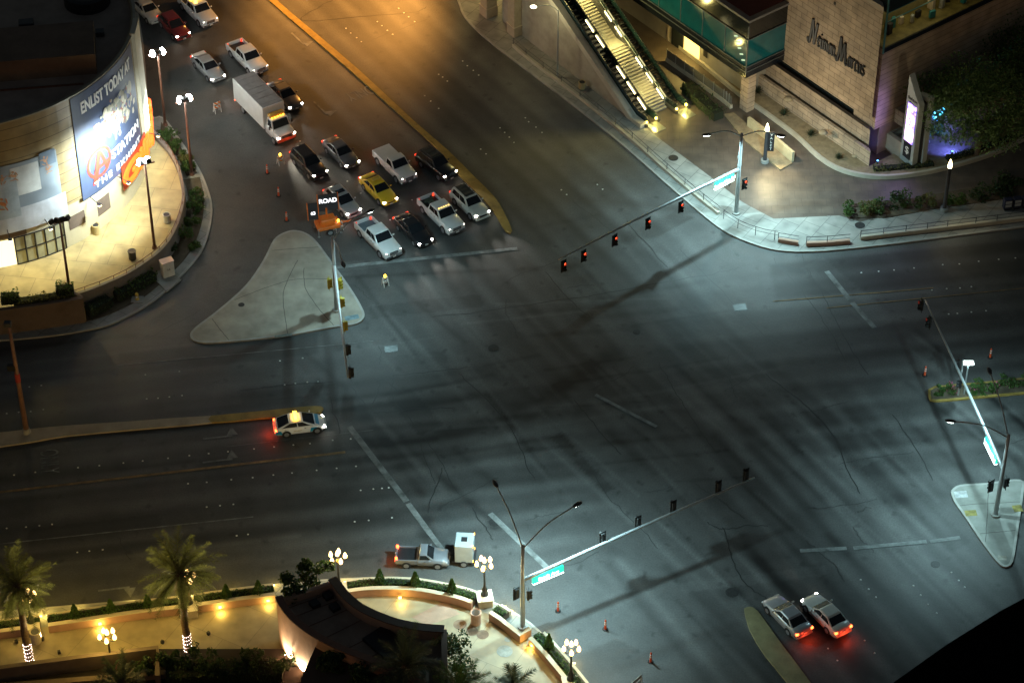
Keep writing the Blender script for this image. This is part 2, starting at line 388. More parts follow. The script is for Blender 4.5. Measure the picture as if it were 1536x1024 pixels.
# painted markings, each sheet a few millimetres above the road
pm = MB(); zz = .030
def stripe(mb, q1, q2, wd, z):
    a, b = P(*q1), P(*q2); d = (b - a).normalized(); n = Vector((-d.y, d.x, 0)) * wd / 2
    mb.quad(*[(v.x, v.y, z) for v in (a + n, b + n, b - n, a - n)])
for q1, q2, wd in [((505, 401), (776, 373), .45), ((524, 640), (610, 752), .55), ((612, 755), (645, 800), .5), ((1240, 407), (1275, 450), .5), ((1278, 454), (1312, 492), .5),
                   ((893, 592), (985, 640), .35), ((1200, 826), (1270, 822), .4), ((1280, 822), (1390, 812), .4), ((735, 770), (832, 862), .5), ((1395, 812), (1440, 806), .4),
                   ((645, 800), (668, 830), .45)]:
    stripe(pm, q1, q2, wd, zz); zz += .0006
struct('worn_stop_line_paint', pm, M['whitep'])
yl = MB(); zz = .030
for q1, q2, wd in [((-60, 745), (518, 678), .28), ((1160, 452), (1330, 438), .12), ((1330, 438), (1400, 432), .12), ((1240, 462), (1640, 422), .1)]:
    stripe(yl, q1, q2, wd, zz); zz += .0006
struct('yellow_line_paint', yl, mat('worn_yellow_paint', (.13, .095, .06), .75, var=.3, scale=.9, detail=12, col2=(.30, .19, .08)))
wl = MB(); zz = .030
for q1, q2, wd in [((-60, 822), (380, 775), .12), ((175, 548), (560, 512), .08), ((340, 670), (560, 645), .04)]:
    stripe(wl, q1, q2, wd, zz); zz += .0006
struct('white_line_paint', wl, M['whitep'])
def road_text(name, txt, q, size, heading, sy=2.2):
    me = text_mesh(txt, size, 0); me.materials.append(M['whitep'])
    p = P(*q); me.transform(Matrix.Translation((p.x, p.y, .029)) @ Matrix.Rotation(heading - math.pi / 2, 4, 'Z') @ Matrix.Diagonal((1, sy, 1, 1)))
    o = bpy.data.objects.new(name, me); COL.objects.link(o); tag(o, kind='structure')
HA = hd((400, 0), (765, 345)); HB = hd((0, 738), (520, 678))
road_text('only_marking_paint', 'ONLY', (540, 140), 1.15, HA, 1.9); road_text('only_lane_paint', 'ONLY', (73, 692), 1.15, HB, 2.0)
ar = MB()
def arrow(q, h, turn=0, L=3.6):
    p = P(*q); d = Vector((math.cos(h), math.sin(h), 0)); n = Vector((-d.y, d.x, 0)); z = Vector((0, 0, .029))
    ar.quad(*[p + d * a + n * bb + z for a, bb in ((-L / 2, -.1), (L / 2 - 1, -.1), (L / 2 - 1, .1), (-L / 2, .1))])
    e = p + d * (L / 2 - 1); dd = d if not turn else n * turn
    nn = Vector((-dd.y, dd.x, 0)); e = e + dd * (.1 if turn else .0)
    V = [ar.bm.verts.new(v + z) for v in (e + nn * .5, e + dd * 1.1, e - nn * .5)]; ar.bm.faces.new(V)
arrow((484, 166), HA, 1); arrow((335, 655), HB, 1); arrow((450, 62), HA, 1); arrow((180, 882), HB, -1); arrow((335, 690), HB, 1)
struct('lane_arrow_paint', ar, M['whitep'])
# ================================================================ PAVEMENTS, ISLANDS, MEDIANS
paver = bricks('brown_pavers', (.13, .105, .085), (.105, .088, .075), (.085, .07, .06), 1.2, 1.2, .5, .02)
concslab = bricks('pavement_slabs', (.33, .33, .30), (.29, .29, .27), (.17, .17, .16), 1.8, 1.8, .85, .03, rot=(0, 0, HA))
floorstone = bricks('terrace_stone_floor', (.38, .32, .17), (.35, .29, .155), (.24, .20, .12), 3.0, 3.0, .7, .03, rot=(0, 0, .15))
KR = [(640, -160), (664, -60), (688, 0), (700, 28), (735, 62), (800, 112), (870, 165), (940, 222), (1000, 275), (1050, 318), (1085, 345), (1120, 362), (1165, 375), (1220, 377), (1300, 370), (1400, 358), (1536, 340)]
kr = smooth_line(px(KR), 4)
far = [Vector((130, 230, 0)), Vector((130, 420, 0)), Vector((-30, 420, 0))]
s = MB(); s.prism(kr + far, -.05, .15); struct('pavement', s, paver)
walk = kr + [P(1536, 300), P(1420, 300), P(1290, 335), P(1258, 325), P(1160, 330), P(1115, 306), P(1060, 263), P(985, 207), P(940, 168), P(795, 65), P(770, 30), P(760, -160)]
s = MB(); s.prism([(p.x, p.y) for p in walk], .10, .156); struct('concrete_walk', s, concslab)
s = MB(); s.wall(offset(kr, -.09), .2, -.04, .163, 0); struct('kerb', s, M['kerb'])
s = MB(); s.wall(offset(kr, .30), .55, -.02, .012, 0); struct('gutter', s, M['kerb'])
# left corner: strip of pavement along the turning lane
KL = [(150, -150), (205, 20), (222, 165), (245, 180), (275, 222), (298, 258), (311, 290), (316, 315), (312, 345), (300, 378), (272, 412), (228, 452), (170, 484), (128, 495), (60, 505), (-80, 516)]
kl = smooth_line(px(KL), 4)
s = MB(); s.prism(kl + [Vector((-120, 180, 0)), Vector((-120, 300, 0))], -.05, .15); struct('corner_pavement', s, concslab)
s = MB(); s.wall(offset(kl, .09), .2, -.04, .163, 0); struct('corner_kerb', s, M['kerb'])
s = MB(); s.wall(offset(kl, -.3), .5, -.02, .012, 0)
struct('corner_gutter', s, M['kerb'])
def island(name, pts, m, h=.15, kerbm=None, n=4):
    pl = smooth_line(px(pts + [pts[0]]), n)[:-1]
    s = MB(); s.prism(pl, -.05, h); struct(name, s, m)
    if kerbm:
        s = MB(); s.wall(pl + [pl[0]], .22, -.04, h + .008, 0); struct(name + '_kerb', s, kerbm)
island('traffic_island', [(425, 352), (440, 348), (458, 352), (475, 366), (500, 400), (525, 435), (541, 462), (545, 476), (534, 486), (500, 491), (420, 505), (330, 514), (296, 513), (287, 504), (296, 492), (330, 466), (370, 430), (396, 393), (412, 362)],
       mat('pale_island_concrete', (.33, .30, .245), .85, var=.3, scale=.4, bump=.15, detail=10), kerbm=M['kerb'])
island('right_traffic_island', [(1428, 738), (1440, 730), (1480, 727), (1530, 722), (1533, 740), (1526, 790), (1518, 840), (1508, 850), (1496, 842), (1475, 815), (1448, 775), (1432, 752)],
       mat('right_island_concrete', (.25, .25, .225), .85, var=.3, scale=.5, bump=.15, detail=10), kerbm=M['kerb'])
median_c = mat('median_concrete', (.40, .33, .24), .85, var=.25, scale=.5, bump=.1)
island('side_street_median', [(-80, 655), (0, 650), (35, 646), (95, 640), (200, 633), (318, 625), (318, 635), (230, 643), (100, 655), (60, 662), (0, 671), (-80, 680)], median_c, n=2)
island('yellow_median_nose', [(317, 625), (390, 618), (460, 611), (482, 611), (484, 616), (470, 622), (390, 629), (317, 635)], M['yellowp'], h=.158, n=2)
island('avenue_median', [(340, -60), (401, 0), (454, 46), (525, 107), (607, 180), (655, 224), (690, 266), (727, 302), (745, 326), (759, 349), (768, 347), (755, 318), (741, 296), (711, 266), (673, 228), (621, 183), (540, 108), (467, 46), (413, 0), (354, -60)], M['yellowp'], n=2)
island('lower_avenue_median', [(1116, 914), (1124, 911), (1137, 918), (1165, 957), (1220, 1030), (1290, 1130), (1250, 1130), (1180, 1024), (1148, 985), (1124, 945)], mat('dull_yellow_kerb', (.25, .22, .11), .8, var=.3, scale=.7, bump=.1), n=2)
island('planted_median', [(1394, 590), (1402, 582), (1470, 576), (1640, 561), (1640, 584), (1540, 590), (1462, 597), (1404, 602), (1395, 598)], M['soil'], kerbm=M['yellowp'], n=2)
# seams across the triangular island
ij = MB()
for k, pts in enumerate([[(408, 376), (478, 370)], [(352, 450), (438, 420), (515, 420)], [(447, 390), (425, 440), (432, 503)], [(318, 478), (345, 512)], [(456, 402), (462, 440), (500, 488)], [(1440, 758), (1530, 752)], [(1470, 800), (1524, 795)], [(1482, 729), (1478, 812)]]): ribbon(ij, [P(a_, b_, .15) for a_, b_ in pts], .05, .154 + .0003 * k, .02)
struct('island_joints', ij, mat('dark_joint_line', (.07, .065, .055), .9))  # joints have a plain dark colour of their own
for k, (q, sx_, sy_, c_) in enumerate([((528, 478), 1.3, .6, (.16, .24, .27)), ((1456, 771), 1.0, .7, (.25, .21, .06)), ((1526, 764), .8, .8, (.25, .21, .06)), ((1441, 743), 1.1, .8, (.42, .42, .42)), ((425, 505), 1.6, .35, (.2, .26, .25)), ((1503, 838), .7, .5, (.35, .32, .27))]):
    p = P(*q, 0); s = MB(); s.box((0, 0, 0), (sx_, sy_, .004)); o = s.build('ramp_pad', mat('ramp_pad_%d' % k if False else 'ramp_pad_' + 'abcdef'[k], c_, .8, var=.5, scale=2, detail=8)); o.location = (p.x, p.y, .160); o.rotation_euler = (0, 0, random.uniform(-.3, .3)); tag(o, kind='structure')

# ================================================================ LEFT ROUND BUILDING
CB = Vector((-52.3, 206.2, 0)); RB = 16.8; ZT = 1.7; ZR = 18.0
def oncyl(r, a, z): return Vector((CB.x + r * math.cos(a), CB.y + r * math.sin(a), z))
def cylpx(px_, py_, r=RB):
    """where the sight line through a picture point meets the round wall: angle and height"""
    o = Vector((0, 0, CAMH)); d = (P(px_, py_) - o); a = d.x ** 2 + d.y ** 2; ox, oy = -CB.x, -CB.y
    bq = 2 * (ox * d.x + oy * d.y); cq = ox * ox + oy * oy - r * r; D = max(0, bq * bq - 4 * a * cq); tt = (-bq - math.sqrt(D)) / (2 * a)
    p = o + d * tt; return math.atan2(p.y - CB.y, p.x - CB.x), p.z
terr = smooth_line(px([(222, 150), (230, 195), (252, 222), (265, 245), (272, 268), (275, 292), (270, 320), (258, 350), (240, 374), (215, 393), (190, 409), (150, 427), (110, 441)], ZT + .5), 4)
ter_poly = [(p.x, p.y) for p in terr] + [(P(125, 447, 2.9).x, P(125, 447, 2.9).y), (P(0, 465, 2.9).x, P(0, 465, 2.9).y), (P(-90, 476, 2.9).x, P(-90, 476, 2.9).y), (-90, 230), (-45, 232)]
s = MB(); s.prism(ter_poly, 0, ZT); struct('terrace', s, floorstone)
bp = bricks('tan_metal_panels', (.36, .28, .15), (.33, .26, .14), (.16, .12, .07), 60, 1.15, .45, .045)
rb = thing('round_building', 'round tan panelled building with dark roof and large lit banners on a paved terrace', 'building', (CB.x, CB.y, ZT))
def arcwall(mb, r, a0, a1, z0, z1, t=.3, n=40):
    pr = []
    for i in range(n + 1):
        a = a0 + (a1 - a0) * i / n
        pr.append((oncyl(r, a, 0), oncyl(r - t, a, 0)))
    mb_v = [[mb.bm.verts.new((o.x, o.y, z0)), mb.bm.verts.new((i.x, i.y, z0)), mb.bm.verts.new((i.x, i.y, z1)), mb.bm.verts.new((o.x, o.y, z1))] for o, i in pr]
    for A, B in zip(mb_v, mb_v[1:]):
        for k in range(4): mb.bm.faces.new((A[k], A[(k + 1) % 4], B[(k + 1) % 4], B[k]))
    mb.bm.faces.new(mb_v[0][::-1]); mb.bm.faces.new(mb_v[-1]); return mb
A0, A1 = R(-150), R(75)
# panels use a cylinder-friendly texture: rows only, so Object z is fed as the brick row axis
t = bp.node_tree; mp = [n for n in t.nodes if n.type == 'MAPPING'][0]; mp.inputs['Rotation'].default_value = (R(90), 0, 0)
arcwall(MB(), RB, A0, A1, 6.6, ZR, .4, 60).build('panel_wall', bp, rb, world=True)
s = MB(); arcwall(s, RB - .25, A0, A1, ZT, 6.6, .4, 60); s.build('lower_wall', mat('pale_lower_wall', (.50, .45, .32), .7, var=.1, scale=.5), rb, world=True)
arcwall(MB(), RB + .06, A0, A1, ZR, ZR + .12, .3, 60).build('roof_edge', mat('roof_edge_metal', (.34, .32, .26), .5, .3), rb, world=True)
s = MB(); s.lathe([(RB - .3, 0), (RB - .3, .5)], (CB.x, CB.y, ZR - 1.2), 64); rf = s.build('roof', M['roof'], rb, world=True)
s = MB(); a = P(0, 100, 19); b_ = P(143, 88, 19); d = (b_ - a).normalized()
s.wall([a - d * 20, b_], 5.5, ZR - .7, ZR + 1.5, 1); s.build('roof_plant_room', M['brownwall'], rb, world=True)
for k, (qx, qy, a_, b2, c2) in enumerate([(40, 40, 1.4, 1.0, .8), (95, 60, .9, .9, .5), (20, 75, .7, 1.6, .6), (150, 50, .8, .8, .5)]):
    q = P(qx, qy, 17.5); s = MB(); s.box((q.x, q.y, ZR - .7 + c2 / 2), (a_, b2, c2), rz=.15, bev=.05); s.build('roof_unit', M['darkgrey'], rb, world=True)
s = MB(); a = P(0, 134, 17.5); b_ = P(125, 124, 17.5); s.wall([a, b_], .12, ZR - .7, ZR - .55, 0); s.build('roof_joint', M['brownpole'], rb, world=True)
s = MB(); q = P(130, -5, 18); s.lathe([(2.2, 0), (2.2, 1.2), (1.8, 1.3)], (q.x, q.y, ZR - .7), 20); s.build('roof_vent', M['dark'], rb, world=True)
# east fin: pale vertical edge and a darker return at the far side of the banner
a1, z1 = cylpx(197, 58); a2, z2 = cylpx(205, 40)
arcwall(MB(), RB + .35, a1, a1 + R(9), 4.5, ZR + .35, .5, 8).build('corner_fin', mat('pale_fin', (.55, .52, .42), .6, var=.08), rb, world=True)
# glazed entry and openings
glassdark = mat('dark_glazing', (.015, .022, .024), .12, 0, var=.2, spec=.6)
frame_dk = M['dark']
def opening(p0, p1, z0, z1, name, m, r=RB - .25, t=.12):
    a0, _ = cylpx(*p0); a1, _ = cylpx(*p1)
    return arcwall(MB(), r + .03, a0, a1, z0, z1, t, 8).build(name, m, rb, world=True)
def mullions(parent, p0, p1, z0, z1, n, rows, r=RB - .25):
    a0, _ = cylpx(*p0); a1, _ = cylpx(*p1); s = MB()
    for i in range(n + 1):
        p = oncyl(r + .06, a0 + (a1 - a0) * i / n, 0); s.cone((p.x, p.y, z0), (p.x, p.y, z1), .07, seg=6)
    for k in range(rows + 1):
        zz = z0 + (z1 - z0) * k / rows; ps = [oncyl(r + .06, a0 + (a1 - a0) * i / 8, zz) for i in range(9)]; s.path(ps, .06, 6)
    o = s.build('frame', frame_dk, rb, world=True); return o
g = opening((25, 380), (100, 360), ZT + .05, 4.9, 'window', mat('warm_lit_glazing', (.35, .35, .25), .3)); mullions(g, (25, 380), (100, 360), ZT + .05, 4.9, 5, 2)
opening((-5, 388), (24, 382), ZT + .05, 4.8, 'doorway', emit('lit_doorway', (1, .85, .45), 1.2))
opening((107, 345), (131, 335), 3.5, 5.0, 'window', M['brownwall']); opening((150, 322), (168, 305), 3.2, 5.0, 'window', M['brownwall'])
opening((-10, 362), (41, 350), 5.0, 6.55, 'window', M['brownwall']); g = opening((124, 300), (172, 262), 6.2, 8.4, 'window', glassdark, RB, .1)
# banners: curved printed sheets standing just off the wall
def banner(p0, p1, z0, z1, name, m, off=.10):
    a0, _ = cylpx(*p0); a1, _ = cylpx(*p1); return a0, a1, arcwall(MB(), RB + off, a0, a1, z0, z1, .05, 30).build(name, m, rb, world=True)
navy = mat('navy_banner_print', (.055, .075, .14), .55, var=.35, scale=.25, detail=3)
b0, b1, bn = banner((104, 152), (194, 64), 6.3, ZR - .05, 'banner', navy); bn['label'] = 'dark blue banner reading ENLIST TODAY AT'
g0, g1, bn2 = banner((-60, 262), (82, 219), 6.0, 13.4, 'banner', mat('grey_blue_banner_print', (.25, .30, .36), .55, var=.4, scale=.22, detail=2)); bn2['label'] = 'pale grey blue banner with small figures'
def wrap(me, a_mid, z, off, slope=0):
    """bend flat lettering (x along the wall, y up) onto the round wall"""
    for v in me.vertices:
        a = a_mid + v.co.x / RB; zz = z + v.co.y + slope * v.co.x; r = RB + off + v.co.z; p = oncyl(r, a, zz); v.co = (p.x, p.y, p.z)
def wall_text(txt, size, a_mid, z, off, m, name='lettering', depth=.03, bold=.02, sx=1., space=1., shear=0):
    me = text_mesh(txt, size, depth, shear, space, bold); me.transform(Matrix.Diagonal((sx, 1, 1, 1)))
    wrap(me, a_mid, z, off); me.materials.append(m)
    o = bpy.data.objects.new(name, me); COL.objects.link(o); o.parent = rb; o.location = -Vector(rb.location); return o
wl_ = mat('white_lettering', (.8, .8, .8), .5, var=.05); red_l = mat('red_lettering', (.6, .05, .03), .5, var=.15)
bw = (b1 - b0) * RB; bm_ = (b0 + b1) / 2
wall_text('ENLIST TODAY AT', 1.75, bm_, 16.3, .14, wl_, bold=.04, sx=bw * .80 / (text_mesh('ENLIST TODAY AT', 1.75).vertices and max(v.co.x for v in text_mesh('ENLIST TODAY AT', 1.75).vertices) * 2))
wall_text('STATION', 1.35, b0 + bw * .68 / RB, 9.0, .14, wl_, sx=.95, bold=.03, space=1.05)
wall_text('THE EXHIBIT', .95, bm_ + .03, 7.2, .14, wl_, sx=1.2, bold=.02, space=1.3)
# round red emblem with a slanted leg, plain pale picture panel above it
s = MB()
def ring2(cx, cy, r0, r1, n=28, a0=0, a1=6.283):
    for i in range(n):
        q = [a0 + (a1 - a0) * i / n, a0 + (a1 - a0) * (i + 1) / n]
        s.quad((cx + r0 * math.cos(q[0]), cy + r0 * math.sin(q[0]), 0), (cx + r1 * math.cos(q[0]), cy + r1 * math.sin(q[0]), 0), (cx + r1 * math.cos(q[1]), cy + r1 * math.sin(q[1]), 0), (cx + r0 * math.cos(q[1]), cy + r0 * math.sin(q[1]), 0))
ring2(0, 0, 1.35, 1.62); s.quad((-1.15, -2.1, .01), (-.55, -2.1, .01), (.35, 1.25, .01), (-.15, 1.25, .01)); s.quad((.35, 1.25, .02), (.05, 1.25, .02), (.75, -1.2, .02), (1.1, -1.0, .02)); s.quad((-.6, -.35, .015), (1.5, -.25, .015), (1.5, -.6, .015), (-.7, -.7, .015))
me = s.mesh('emblem', red_l); wrap(me, b0 + bw * .24 / RB, 9.4, .15); o = bpy.data.objects.new('emblem', me); COL.objects.link(o); o.parent = rb; o.location = -Vector(rb.location)
random.seed(3); cols = [(.35, .32, .25), (.30, .12, .10), (.12, .14, .25), (.42, .40, .33), (.2, .2, .18), (.5, .46, .38)]
for k, c in enumerate(cols):
    s = MB()
    for i in range(34 if k else 60):
        cx, cy, r = random.gauss(0, 1.25), random.gauss(0, .85), random.uniform(.10, .34) * (2.2 if k == 0 else 1)
        V = [s.bm.verts.new((cx + r * random.uniform(.6, 1.1) * math.cos(a * .785), cy + r * 1.3 * random.uniform(.6, 1.1) * math.sin(a * .785), .0004 * i)) for a in range(8)]; s.bm.faces.new(V)
    me = s.mesh('printed_shape', mat('banner_print_%d' % k, c, .6, var=.3, scale=1)); wrap(me, bm_ + .03, 12.9, .13 + .022 * k)
    o = bpy.data.objects.new('printed_shape', me); COL.objects.link(o); o.parent = rb; o.location = -Vector(rb.location)
skin = mat('printed_figure', (.5, .28, .17), .6, var=.2)
def figure(qx, qy, k, m2, ang=0.):
    """a plain printed acrobat: torso, head and limbs as flat shapes"""
    aa, zc = cylpx(qx, qy); s = MB()
    def ell(cx, cy, rx, ry, rot, z):
        V = []
        for j in range(10):
            x, y = rx * math.cos(j * .628), ry * math.sin(j * .628); V.append(s.bm.verts.new((cx + x * math.cos(rot) - y * math.sin(rot), cy + x * math.sin(rot) + y * math.cos(rot), z)))
        s.bm.faces.new(V)
    ell(0, 0, .28 * k, .55 * k, ang, 0); ell(-.1 * k * math.sin(ang), .8 * k, .2 * k, .25 * k, ang, .002)
    for j, (dx, dy, r2) in enumerate(((-.5, .3, .9), (.5, .35, -.8), (-.3, -.8, .35), (.35, -.8, -.5))): ell(dx * k, dy * k, .11 * k, .5 * k, r2 + ang, .003 + .001 * j)
    me = s.mesh('printed_figure', m2); wrap(me, aa, zc, .14); o = bpy.data.objects.new('printed_figure', me); COL.objects.link(o); o.parent = rb; o.location = -Vector(rb.location)
for k, (qx, qy, hw, hh_, c_) in enumerate([(38, 268, 1.35, 1.6, (.55, .57, .58)), (50, 322, 3.4, 1.3, (.50, .53, .60)), (2, 300, 1.6, 2.2, (.36, .42, .48)), (70, 236, .8, .8, (.16, .22, .30))]):  # pale panels: floodlight glare put into the colour, among print tones
    s = MB(); n = 8
    for j in range(n): s.quad((-hw + 2 * hw * j / n, -hh_, 0), (-hw + 2 * hw * (j + 1) / n, -hh_, 0), (-hw + 2 * hw * (j + 1) / n, hh_, 0), (-hw + 2 * hw * j / n, hh_, 0))
    me = s.mesh('glare_print_panel', mat('glare_print_panel_' + 'abcd'[k], c_, .6, var=.25, scale=.4)); aa, zc = cylpx(qx, qy); wrap(me, aa, zc, .115 + .006 * k); o = bpy.data.objects.new('glare_print_panel', me); COL.objects.link(o); o.parent = rb; o.location = -Vector(rb.location)
figure(66, 240, .5, skin, .5); figure(72, 252, .45, skin, -1.1); figure(20, 263, .55, skin, 1.2); figure(4, 305, .7, mat('printed_orange', (.45, .16, .06), .6), .9); figure(3, 268, .5, skin, -.2)
# red neon sign around the lower wall
neon = emit('red_neon', (1, .10, .01), 2.6)
n0, _ = cylpx(186, 283); 
sg = wall_text("Gilley's", 2.9, n0 + 5.6 / RB, 5.6, .45, neon, 'neon_letters', depth=.12, bold=.06, sx=1.55, shear=.2)
arcwall(MB(), RB + .28, n0 - .3 / RB, n0 + 11.8 / RB, 4.2, 7.0, .12, 24).build('sign_backing', mat('red_sign_backing', (.35, .05, .02), .5), rb, world=True)
# flood lights under the eaves and along the terrace
for k, aa in enumerate([b0 + .05, b0 + .28, b0 - .25, g0 + .2, b1 + .1]):
    p = oncyl(RB + 1.3, aa, 5.9); s = MB(); s.box((0, 0, 0), (.3, .3, .16), rz=aa, bev=.03); o = s.build('downlight', emit('warm_downlight', (1, .82, .40), 6), rb); o.location = p - Vector(rb.location); s = MB(); s.cone((0, 0, .12), (-1.25 * math.cos(aa), -1.25 * math.sin(aa), .35), .04, seg=6); s.box((0, 0, .11), (.36, .36, .08), rz=aa); s.build('bracket', M['dark'], o)
    lamp('downlight_beam', 'SPOT', (0, 0, -.25), 430, (1, .78, .28), o, .2, (.55 * math.cos(aa), .55 * math.sin(aa), -1), R(150), .8)
# retaining wall and railing of the terrace
rw = thing('retaining_wall', 'curved grey concrete retaining wall round the lit terrace with thin rail on top', 'wall', (terr[20].x, terr[20].y, 0))
s = MB(); s.wall(terr, .3, 0, ZT + .45, 0); s.build('wall_body', mat('grey_wall_concrete', (.2, .18, .17), .9, var=.25, scale=.4, bump=.2), rw, world=True)
s = MB(); ln = [Vector((p.x, p.y, ZT + .9)) for p in terr]; s.path(ln, .035, 6)
for p in ln[::2]: s.cone((p.x, p.y, ZT + .4), p, .03, seg=6)
s.build('railing', M['brownpole'], rw, world=True)
pw = thing('planter_wall', 'tall tan brown planter wall at the terrace corner with hedge on top', 'wall', P(60, 500))
ln = [P(-90, 476, 2.9), P(0, 465, 2.9), P(60, 457, 2.9), P(124, 447, 2.9)]; ln = [Vector((p.x, p.y, 0)) for p in ln]
s = MB(); s.wall(ln, .4, 0, 3.0, 0); s.build('wall_front', M['brownwall'], pw, world=True)
e = ln[-1]; e2 = P(110, 441, 2.9); s = MB(); s.wall([e + Vector((0, .2, 0)), Vector((e2.x - .8, e2.y + 1.0, 0))], .35, 0, 3.0, 1); s.build('wall_return', M['brownwall'], pw, world=True)

# planting beds on that corner
s = MB(); bedin = [Vector((p.x, p.y, 0)) for p in terr[12:]]; bedout = offset(kl[20:-4], -1.9 if False else 0)
inner = offset([p for p in kl if True], 1.0)
pts_out = px([(300, 268), (306, 300), (302, 340), (285, 380), (257, 412), (215, 448), (160, 475), (128, 484)])
pts_in = px([(110, 465), (190, 440), (235, 408), (262, 375), (278, 330), (282, 296), (276, 272)])
s.prism([(p.x, p.y) for p in smooth_line(pts_out, 4) + smooth_line(pts_in, 4)], .1, .22); struct('planting_bed', s, M['soil'])
s = MB(); s.prism([(p.x, p.y) for p in px([(242, 186), (272, 225), (296, 262), (280, 266), (268, 240), (240, 205)])], .1, .25); struct('upper_planting_bed', s, M['soil'])
s = MB(); s.prism([(p.x, p.y) for p in px([(226, 415), (240, 407), (272, 422), (250, 440)])], .1, .26); struct('cabinet_pad', s, M['conc'])

# ================================================================ RIGHT DEPARTMENT STORE
C0 = P(1303, 252, .2); HU = hd((1303, 252), (1120, 125)); U_ = Vector((math.cos(HU), math.sin(HU), 0)); N_ = Vector((math.sin(HU), -math.cos(HU), 0))
if N_.y < 0: N_ = -N_
def bl(u, d, z=0.): v = C0 + U_ * u + N_ * d; return Vector((v.x, v.y, z))
sandst = bricks('sandstone_blocks', (.50, .40, .29), (.42, .34, .25), (.17, .13, .10), 1.5, .62, .85, .028, rot=(R(90), 0, 0))
st = thing('department_store', 'large sandstone store with black script lettering, dark glass bay and stepped planters', 'building', (C0.x, C0.y, 0))
st.rotation_euler = (0, 0, HU)          # local x runs along the front (left in the picture), local y is -N or +N
sgn = 1 if (Vector((-U_.y, U_.x, 0)).dot(N_) > 0) else -1
def L_(u, d, z): return (u, d * sgn, z)
def lbox(mb, u0, u1, d0, d1, z0, z1): mb.box(((u0 + u1) / 2, sgn * (d0 + d1) / 2, (z0 + z1) / 2), (abs(u1 - u0), abs(d1 - d0), z1 - z0)); return mb
def lprism(mb, pts, z0, z1): return mb.prism([(u, d * sgn) for u, d in pts], z0, z1)
K = 1.3
def skew(mb, d0, d1, z0, z1, u1=46): return lprism(mb, [(K * d0, d0), (u1, d0), (u1, d1), (K * d1, d1)], z0, z1)
s = MB(); skew(s, 0, .35, 0, 2.15); s.build('planter_wall', sandst, st)
s = MB(); skew(s, .35, .9, 0, 1.9); s.build('planter_bed', M['soil'], st)
s = MB(); skew(s, .9, 1.3, 0, 3.7); s.build('planter_wall', sandst, st)
s = MB(); skew(s, 1.8, 2.2, 3.0, 5.2); s.build('window', glassdark, st)
s = MB(); skew(s, 1.3, 1.8, 3.0, 3.5); s.build('planter_bed', M['soil'], st)
ZF = 17.6
s = MB(); skew(s, .9, 6, 4.8, ZF); s.build('stone_front', sandst, st)
s = MB(); skew(s, 1.5, 4.6, ZF, ZF + .05, 40); s.build('roof_gutter', M['roofred'], st)
s = MB(); skew(s, .9, 1.45, ZF, ZF + .5, 40); s.build('parapet', M['stone'], st)
s = MB(); skew(s, 4.6, 40, ZF - 2, ZF + 1.6, 44); s.build('roof_block', M['roof'], st)
# black script lettering in brush strokes
STROKES = {
 'N': (1.35, [[(-.25, .3), (-.05, -.1), (.15, .1), (.45, 3.2)], [(.45, 3.2), (.5, 2.6), (.85, -.05)], [(.85, -.05), (1.2, 2.9)]]),
 'M': (1.75, [[(-.25, .3), (-.05, -.1), (.15, .1), (.45, 3.2)], [(.45, 3.2), (.5, 2.4), (.75, .1)], [(.75, .1), (1.1, 2.7)], [(1.1, 2.7), (1.15, 2), (1.45, .0), (1.6, .2)]]),
 'e': (.52, [[(.0, .6), (.4, .9), (.3, 1.35), (.1, 1.0), (.1, .3), (.25, .0), (.55, .3)]]),
 'i': (.36, [[(.05, 1.25), (.1, .2), (.22, .0), (.4, .3)], [(.12, 1.75), (.2, 1.9)]]),
 'm': (.95, [[(.02, 1.3), (.05, 0)], [(.05, .9), (.25, 1.35), (.38, 1.1), (.38, 0)], [(.38, .9), (.58, 1.35), (.72, 1.1), (.74, .1), (.95, .3)]]),
 'a': (.62, [[(.45, 1.1), (.25, 1.35), (.05, .8), (.1, .1), (.3, .05), (.45, .8), (.47, 1.3), (.45, .2), (.65, .2)]]),
 'n': (.62, [[(.02, 1.3), (.05, 0)], [(.05, .9), (.25, 1.35), (.4, 1.1), (.42, .1), (.62, .3)]]),
 'r': (.5, [[(.05, 1.35), (.1, 0)], [(.1, .8), (.3, 1.35), (.5, 1.2)]]),
 'c': (.52, [[(.42, 1.1), (.25, 1.35), (.05, .8), (.1, .1), (.28, .0), (.52, .3)]]),
 'u': (.62, [[(.04, 1.3), (.08, .2), (.22, .0), (.4, .4), (.44, 1.3), (.44, .2), (.62, .2)]]),
 's': (.5, [[(.45, 1.2), (.25, 1.35), (.1, .95), (.4, .5), (.3, .05), (.0, .15)]]), ' ': (.25, [])}
s = MB(); uu = 10.6; zb = 9.3; mir = -1
for ch in 'Neiman Marcus':
    adv, st_ = STROKES[ch]
    for pl in st_:
        ln = smooth_line([Vector((a, b_, 0)) for a, b_ in pl], 4)
        s.path([(uu - p.x * .86, sgn * .82, zb + p.y * .86 - 0) for p in ln], .155 if ch in 'NM' else .10, 6)
    uu -= adv * .86
ltr = s.build('script_lettering', M['dark'], st)
s = MB(); s.box((7.6, sgn * .87, 15.2), (.22, .1, .3)); s.build('wall_fixture', M['dark'], st)
